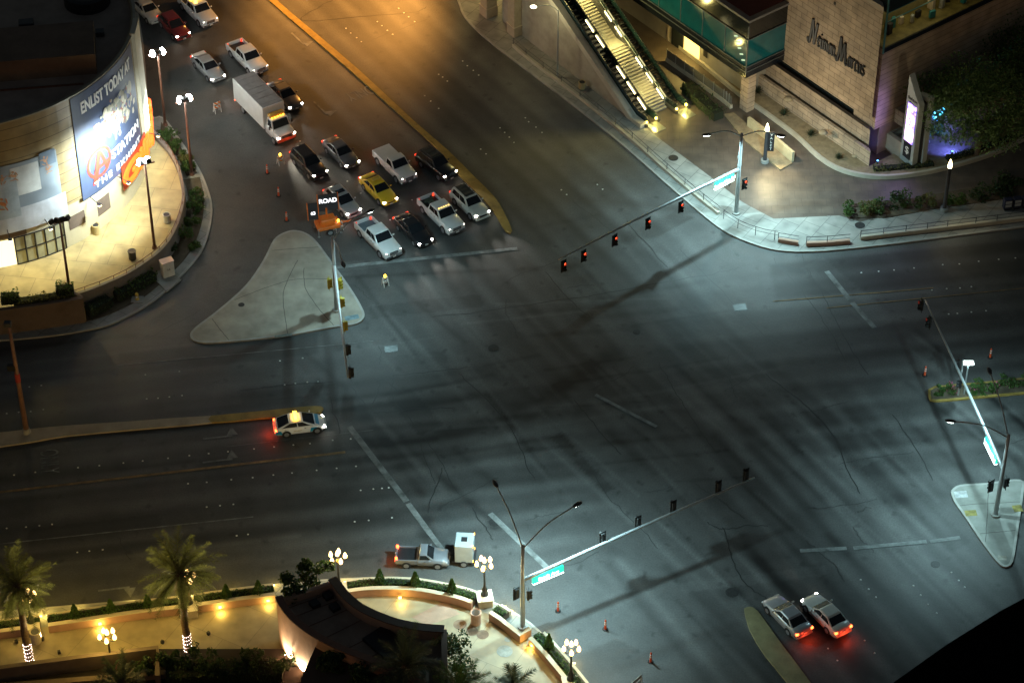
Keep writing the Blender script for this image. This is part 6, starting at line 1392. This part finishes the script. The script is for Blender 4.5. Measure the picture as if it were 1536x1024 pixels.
bin_((786, 52), .16, 'black litter bin beside the square columns', M['dark'], 1.1, .3); bin_((873, 133), .16, 'squat tan litter bin beneath the stair wall', mat('tan_bin', (.45, .36, .18), .7), .8, .35)
bin_((232, 212), .6, 'grey litter bin at the far end of the terrace beside the sign', M['darkgrey'], 1.1, .35)
hn = hd((1300, 370), (1536, 340)); gn = P(1524, 312, .2)
for k, lab in enumerate(('dark blue newspaper box nearest the hedge shrubs', 'dark blue newspaper box in the middle of the row by the hedge', 'dark blue newspaper box at the frame edge')):
    t_ = thing('news_box', lab, 'news box', gn + Vector((math.cos(hn), math.sin(hn), 0)) * (k - 1) * .95, hn, 'dark blue newspaper boxes by the hedge')
    s = MB(); s.box((0, 0, .75), (.85, .6, 1.1), bev=.05); o = s.build('box', mat('news_box_blue', (.015, .02, .05), .5), t_)
    for z in (.62, 1.02): s = MB(); s.box((0, -.31, z), (.62, .03, .3)); s.build('window', mat('news_window', (.4, .45, .5), .4), o)
    s = MB(); s.box((0, 0, .1), (.6, .4, .2)); s.build('foot', M['dark'], t_)

# ================================================================ LOWER LEFT TERRACE
KP = [(-120, 935), (0, 918), (150, 905), (300, 893), (420, 876), (520, 868), (600, 868), (680, 881), (740, 903), (795, 934), (845, 984), (880, 1030), (940, 1150)]
kp = smooth_line(px(KP), 4)
s = MB(); s.prism(kp + [Vector((0, 110, 0)), Vector((-80, 110, 0))], -.05, .12); struct('plaza_pavement', s, concslab)
s = MB(); s.wall(offset(kp, -.09), .2, -.04, .135, 0); struct('plaza_kerb', s, M['kerb'])
fl = px([(-100, 960), (0, 951), (210, 921), (412, 895), (430, 900), (505, 895), (560, 886), (620, 887), (680, 899), (720, 915), (781, 955), (845, 1015), (860, 1060), (700, 1200), (-150, 1150)])
s = MB(); s.prism([(p.x, p.y) for p in fl], .05, .134); struct('plaza_floor', s, bricks('plaza_stone', (.37, .31, .19), (.34, .28, .17), (.22, .18, .11), 4, 4, .6, .02, rot=(0, 0, .5)))
for q, r, zz in (((708, 946), .5, 0), ((690, 936), .55, 1), ((724, 951), .5, 2), ((757, 976), .65, 3), ((762, 958), .3, 4)):
    s = MB(); s.lathe([(r, 0), (r, .003)], seg=24); o = s.build('floor_stain', mat('floor_stain_%s' % ('a' if zz < 3 else 'b'), (.20, .13, .08) if zz < 3 else (.26, .27, .24), .7, var=.3, scale=2)); o.location = P(*q, .137 + .004 * zz); o.scale = (1, 1, 1); tag(o, kind='structure')
s = MB(); s.prism([(p.x, p.y) for p in px([(668, 902), (690, 922), (640, 940), (618, 927)])], .13, .139); struct('pink_floor_inlay', s, mat('pink_paving', (.36, .24, .17), .7))
trim = mat('pale_wall_cap', (.58, .50, .36), .7, var=.1)
def planter(pts, label, hedge_label, w_=1.35, h=1.0, lit=True, sm=5):
    """pts trace the inner top edge; the bed lies on its street side"""
    ln = smooth_line(px(pts, h), sm); ln = [Vector((p.x, p.y, 0)) for p in ln]; g = ln[len(ln) // 2]
    t_ = thing('planter', label, 'planter', (g.x, g.y, 0)); out_ = offset(ln, w_)
    s = MB(); s.wall(ln, .3, 0, h - .06, 0); s.build('inner_wall', M['pink'], t_, world=True); s = MB(); s.wall(ln, .38, h - .06, h, 0); s.build('inner_cap', trim, t_, world=True)
    s = MB(); s.wall(out_, .25, 0, h - .25, 0); s.build('outer_wall', trim, t_, world=True)
    s = MB(); s.wall(offset(ln, w_ / 2), w_ - .3, .05, h - .2, 0); s.build('bed', M['soil'], t_, world=True)
    hedge([Vector((p.x, p.y, 0)) for p in offset(ln, w_ * .45)], w_ * .42, .3, hedge_label, LG, h - .2, 150, .08)
    if lit:
        step = max(2, len(ln) // max(2, int(sum((b_ - a).length for a, b_ in zip(ln, ln[1:])) / 3.0)))
        o2 = offset(ln, w_ + .42)
        for k, p in enumerate(o2[::step]):
            s = MB(); s.box((0, 0, 0), (.3, .12, .06)); o = s.build('kerb_light', emit('warm_kerb_light', (1, .75, .25), 4), t_); o.location = Vector((p.x - g.x, p.y - g.y, .19))
            lamp('kerb_glow', 'POINT', (0, 0, .35), 26, (1, .70, .15), o, .15)
    return t_, ln
planter([(-60, 953), (0, 945), (60, 937)], 'low planter wall left of the left palm', 'low hedge strip left of the left palm')
planter([(72, 936), (120, 929), (200, 917), (268, 909)], 'long low planter wall between the two palms', 'low hedge strip between the two palms')
planter([(292, 906), (350, 898), (412, 890)], 'low planter wall right of the right palm', 'low hedge strip between the right palm and the curved roof')
_, LNC = planter([(522, 885), (560, 881), (620, 882), (680, 893), (708, 902)], 'curved low planter wall behind the curved roof', 'curved low hedge strip facing the junction')
planter([(735, 917), (749, 926)], 'short planter wall between the ornate lamp and the niche', 'short low hedge beside the signal pole niche', sm=3)
planter([(795, 955), (815, 976), (845, 1012), (875, 1050)], 'curved planter wall on the lower side of the niche', 'low hedge strip on the lower side of the niche')
nl = px([(749, 926), (781, 951), (795, 941)], 1.0); nl = [Vector((p.x, p.y, 0)) for p in nl]
t_ = thing('niche_wall', 'pink wall folding round the signal pole base', 'wall', nl[1]); s = MB(); s.wall(nl, .3, 0, .94, 0); s.build('wall_body', M['pink'], t_, world=True); s = MB(); s.wall(nl, .38, .94, 1.0, 0); s.build('cap', trim, t_, world=True)
for q, lab in (((509, 882), 'square pale lamp pedestal behind the curved roof'), ((727, 893), 'square pale lamp pedestal next to the pink bin'), ((856, 1022), 'square pale lamp pedestal at the lower end of the planter'), ((284, 908), 'square pale lamp pedestal by the right palm'), ((47, 935), 'square pale lamp pedestal by the left palm')):
    g = P(*q, 1.0); t_ = thing('pedestal', lab, 'pedestal', (g.x, g.y, .1)); s = MB(); s.box((0, 0, .42), (1.2, 1.2, .84), rz=HB, bev=.03); s.build('block', trim, t_); s = MB(); s.box((0, 0, .87), (1.35, 1.35, .08), rz=HB, bev=.02); s.build('cap', M['cream'], t_)
for q, lab in [((113, 925), 'first'), ((167, 917), 'second'), ((222, 910), 'third'), ((340, 895), 'fourth'), ((388, 889), 'fifth'), ((570, 873), 'sixth'), ((623, 877), 'seventh'), ((678, 888), 'eighth'), ((823, 970), 'last')]:
    cypress(q, 1.5 if q[0] > 500 else 1.4, .42, lab + ' small conical shrub along the planter counting from the left palm')
for q, lab in (((600, 896), 'wall light low on the curved pink wall'), ((795, 962), 'wall light at the corner of the signal pole niche'), ((402, 900), 'wall light on the pink wall left of the curved roof'), ((150, 935), 'wall light on the long wall between the palms'), ((330, 910), 'wall light on the wall right of the right palm')):
    o = MB().box((0, 0, 0), (.22, .12, .16)).build('wall_light', emit('amber_wall_light', (1, .66, .1), 10)); o.location = P(*q, .45); o.rotation_euler = (0, 0, HB); tag(o, lab, 'wall light')
    lamp('wall_light_glow', 'POINT', (0, -.45, .0), 40, (1, .68, .14), o, .1)
palm((283, 978), .1, 8.7, 'tall date palm with light wrapped trunk on the right of the terrace'); palm((45, 992), .1, 8.4, 'tall date palm with light wrapped trunk on the left of the terrace', 3.4, 60)
palm((612, 1075), .1, 5.6, 'dark unlit palm in front of the curved roof', 3.2, 60, False, LB); palm((690, 1110), .1, 5.6, 'dark unlit palm right of the curved roof end', 2.6, 50, False, LG); palm((190, 1075), .1, 3.8, 'small grey green palm below the terrace wall', 2.4, 40, False, LB); palm((770, 1062), .1, 2.4, 'small palm tip at the bottom edge of the stone floor', 2.0, 36, False, LB)
# curved pink entrance pavilion
ZP = 5.6
left = smooth_line(px([(418, 893), (424, 906), (440, 926), (470, 949), (510, 970), (556, 988), (610, 1012), (660, 1040)], ZP), 5); right = smooth_line(px([(498, 866), (506, 876), (520, 893), (545, 912), (588, 930), (630, 939), (666, 942)], ZP), 5)
left = [Vector((p.x, p.y, 0)) for p in left]; right = [Vector((p.x, p.y, 0)) for p in right]
t_ = thing('pavilion', 'pink pavilion with sunken dark roof between two curved parapets', 'building', (left[10].x, left[10].y, .1))
s = MB(); s.wall(left, .45, .1, ZP - .1, 0); s.build('curved_wall', M['pink'], t_, world=True); s = MB(); s.wall(left, .6, ZP - .1, ZP, 0); s.build('parapet_cap', M['brownpole'], t_, world=True)
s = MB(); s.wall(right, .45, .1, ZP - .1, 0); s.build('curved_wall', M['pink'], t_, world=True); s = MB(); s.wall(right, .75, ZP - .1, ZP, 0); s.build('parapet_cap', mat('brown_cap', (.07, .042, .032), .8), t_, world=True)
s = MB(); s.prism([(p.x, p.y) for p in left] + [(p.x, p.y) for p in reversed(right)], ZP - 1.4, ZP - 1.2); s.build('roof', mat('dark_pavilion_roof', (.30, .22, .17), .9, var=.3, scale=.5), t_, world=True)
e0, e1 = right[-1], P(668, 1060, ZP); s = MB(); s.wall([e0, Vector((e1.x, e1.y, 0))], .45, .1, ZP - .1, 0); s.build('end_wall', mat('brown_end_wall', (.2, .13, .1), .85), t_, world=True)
s = MB(); s.wall([left[0], right[0]], .4, .1, ZP - .5, 0); s.build('back_wall', M['pink'], t_, world=True)
for q in ((492, 893), (472, 905), (502, 910)): s = MB(); s.box((0, 0, 0), (.7, .7, .35), rz=.6); o = s.build('roof_hatch', M['dark'], t_); o.location = P(*q, ZP - 1.0) - Vector(t_.location)
s = MB(); s.wall([P(560, 950, ZP - 1.2), P(600, 985, ZP - 1.2)], 2.2, ZP - 1.25, ZP - .9, 0); s.build('roof_opening', M['dark'], t_, world=True)
for q, lab in (((440, 886), 'dark climbing bush on the back edge of the pavilion roof'), ((474, 868), 'dark bush beside the back corner of the pavilion roof'), ((455, 876), 'dark bush in the middle of the pavilion roof edge')): shrub(q, lab, 1.3, 1.5, LD, 700, ZP - 1.2, 'bush', size=.16, clumps=9)
shrub((678, 978), 'hanging dark bush over the pavilion end wall', 1.2, 3.2, LD, 900, 2.6, 'bush', clumps=9); shrub((690, 1010), 'dark bush at the foot of the pavilion end wall', 1.1, 2.2, LD, 700, .3, 'bush', clumps=8)
for q in ((428, 994), (450, 1010)):
    p = P(q[0], q[1], .2); s = MB(); s.cone((0, 0, 0), (0, 0, .15), .12, seg=8); o = s.build('uplight', emit('warm_uplight', (1, .8, .4), 8), t_); o.location = p - Vector(t_.location); lamp('uplight_beam', 'SPOT', (0, 0, .3), 1100, (1, .82, .5), o, .1, (.5, .6, .9), R(140), .9)
g_ = t_
for k in range(6):
    a_, b_ = left[3 + k * 4], right[min(3 + k * 4, len(right) - 1)]; s = MB(); s.wall([Vector((a_.x, a_.y, 0)).lerp(Vector((b_.x, b_.y, 0)), .06), Vector((a_.x, a_.y, 0)).lerp(Vector((b_.x, b_.y, 0)), .94)], .06, ZP - 1.2, ZP - 1.16 - .003 * k, 0); s.build('roof_seam', M['brownpole'], g_, world=True)
# dark garden in the foreground
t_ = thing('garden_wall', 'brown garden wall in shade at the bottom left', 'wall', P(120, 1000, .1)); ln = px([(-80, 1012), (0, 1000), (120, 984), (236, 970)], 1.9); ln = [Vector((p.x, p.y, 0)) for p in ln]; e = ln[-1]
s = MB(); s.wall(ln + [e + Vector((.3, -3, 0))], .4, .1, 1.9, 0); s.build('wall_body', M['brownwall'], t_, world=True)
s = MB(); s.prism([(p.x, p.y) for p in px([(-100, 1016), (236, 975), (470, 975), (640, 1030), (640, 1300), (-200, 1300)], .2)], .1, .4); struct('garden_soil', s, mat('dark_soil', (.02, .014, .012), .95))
random.seed(31)
for k in range(7):
    x = 215 + k * 33; shrub((x, 1010 - (k % 3) * 6), 'dark garden bush %s behind the brown wall' % ['beside the wall end', 'second along', 'third along', 'below the right palm', 'right of the right palm', 'in the middle of the row', 'left of the lit pink wall', 'under the lit pink wall', 'at the right end of the row'][k], random.uniform(.9, 1.2), random.uniform(1.6, 2.3), LD, 600, .4, 'bush', size=.15, clumps=8)
hedge(px([(250, 1018), (360, 1010), (425, 1012)], .4), 2.0, 1.1, 'dark hedge mass under the garden bushes', LD, .4, 120)
shrub((180, 1012), 'bush with three pink blooms in front of the garden wall', .6, 1.4, LD, 260, .4, 'bush', flowers=True)
s = MB(); ln = px([(-80, 1040), (200, 1018), (480, 992), (560, 1010)], .4); s.wall(ln, .5, .3, .9, 0); o = s.build('garden_kerb', M['brownwall']); tag(o, 'low brown kerb wall at the very bottom left', 'wall')
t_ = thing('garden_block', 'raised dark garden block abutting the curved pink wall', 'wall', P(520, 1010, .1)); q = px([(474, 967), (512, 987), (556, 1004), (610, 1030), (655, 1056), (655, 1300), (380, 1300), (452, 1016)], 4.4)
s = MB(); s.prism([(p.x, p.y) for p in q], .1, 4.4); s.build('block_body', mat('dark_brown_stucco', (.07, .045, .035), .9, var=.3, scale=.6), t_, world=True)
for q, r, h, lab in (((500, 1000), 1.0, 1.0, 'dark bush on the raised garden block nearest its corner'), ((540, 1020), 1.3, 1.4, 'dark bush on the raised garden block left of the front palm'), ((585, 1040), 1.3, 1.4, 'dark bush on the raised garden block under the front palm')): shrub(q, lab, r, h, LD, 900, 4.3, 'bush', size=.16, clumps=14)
# made-up slab on a post, standing in for an unknown dark corner
t_ = thing('footbridge', 'black raised slab standing in for an unknown dark shape in the lower right corner', 'bridge', P(1500, 1010, 0)); q = px([(1316, 1040), (1420, 966), (1500, 916), (1560, 884), (1800, 900), (1700, 1250), (1300, 1250)], 7)
s = MB(); s.prism([(p.x, p.y) for p in q], 6.6, 7.0); s.build('roof', mat('black_stand_in', (.004, .004, .004), 1, var=.2, spec=0), t_, world=True)
for z in (0,): 
    p = P(1640, 1150, 0); s = MB(); s.cone((p.x, p.y, 0), (p.x, p.y, 6.6), .6, seg=12); s.build('added_pier', M['dark'], t_, world=True)
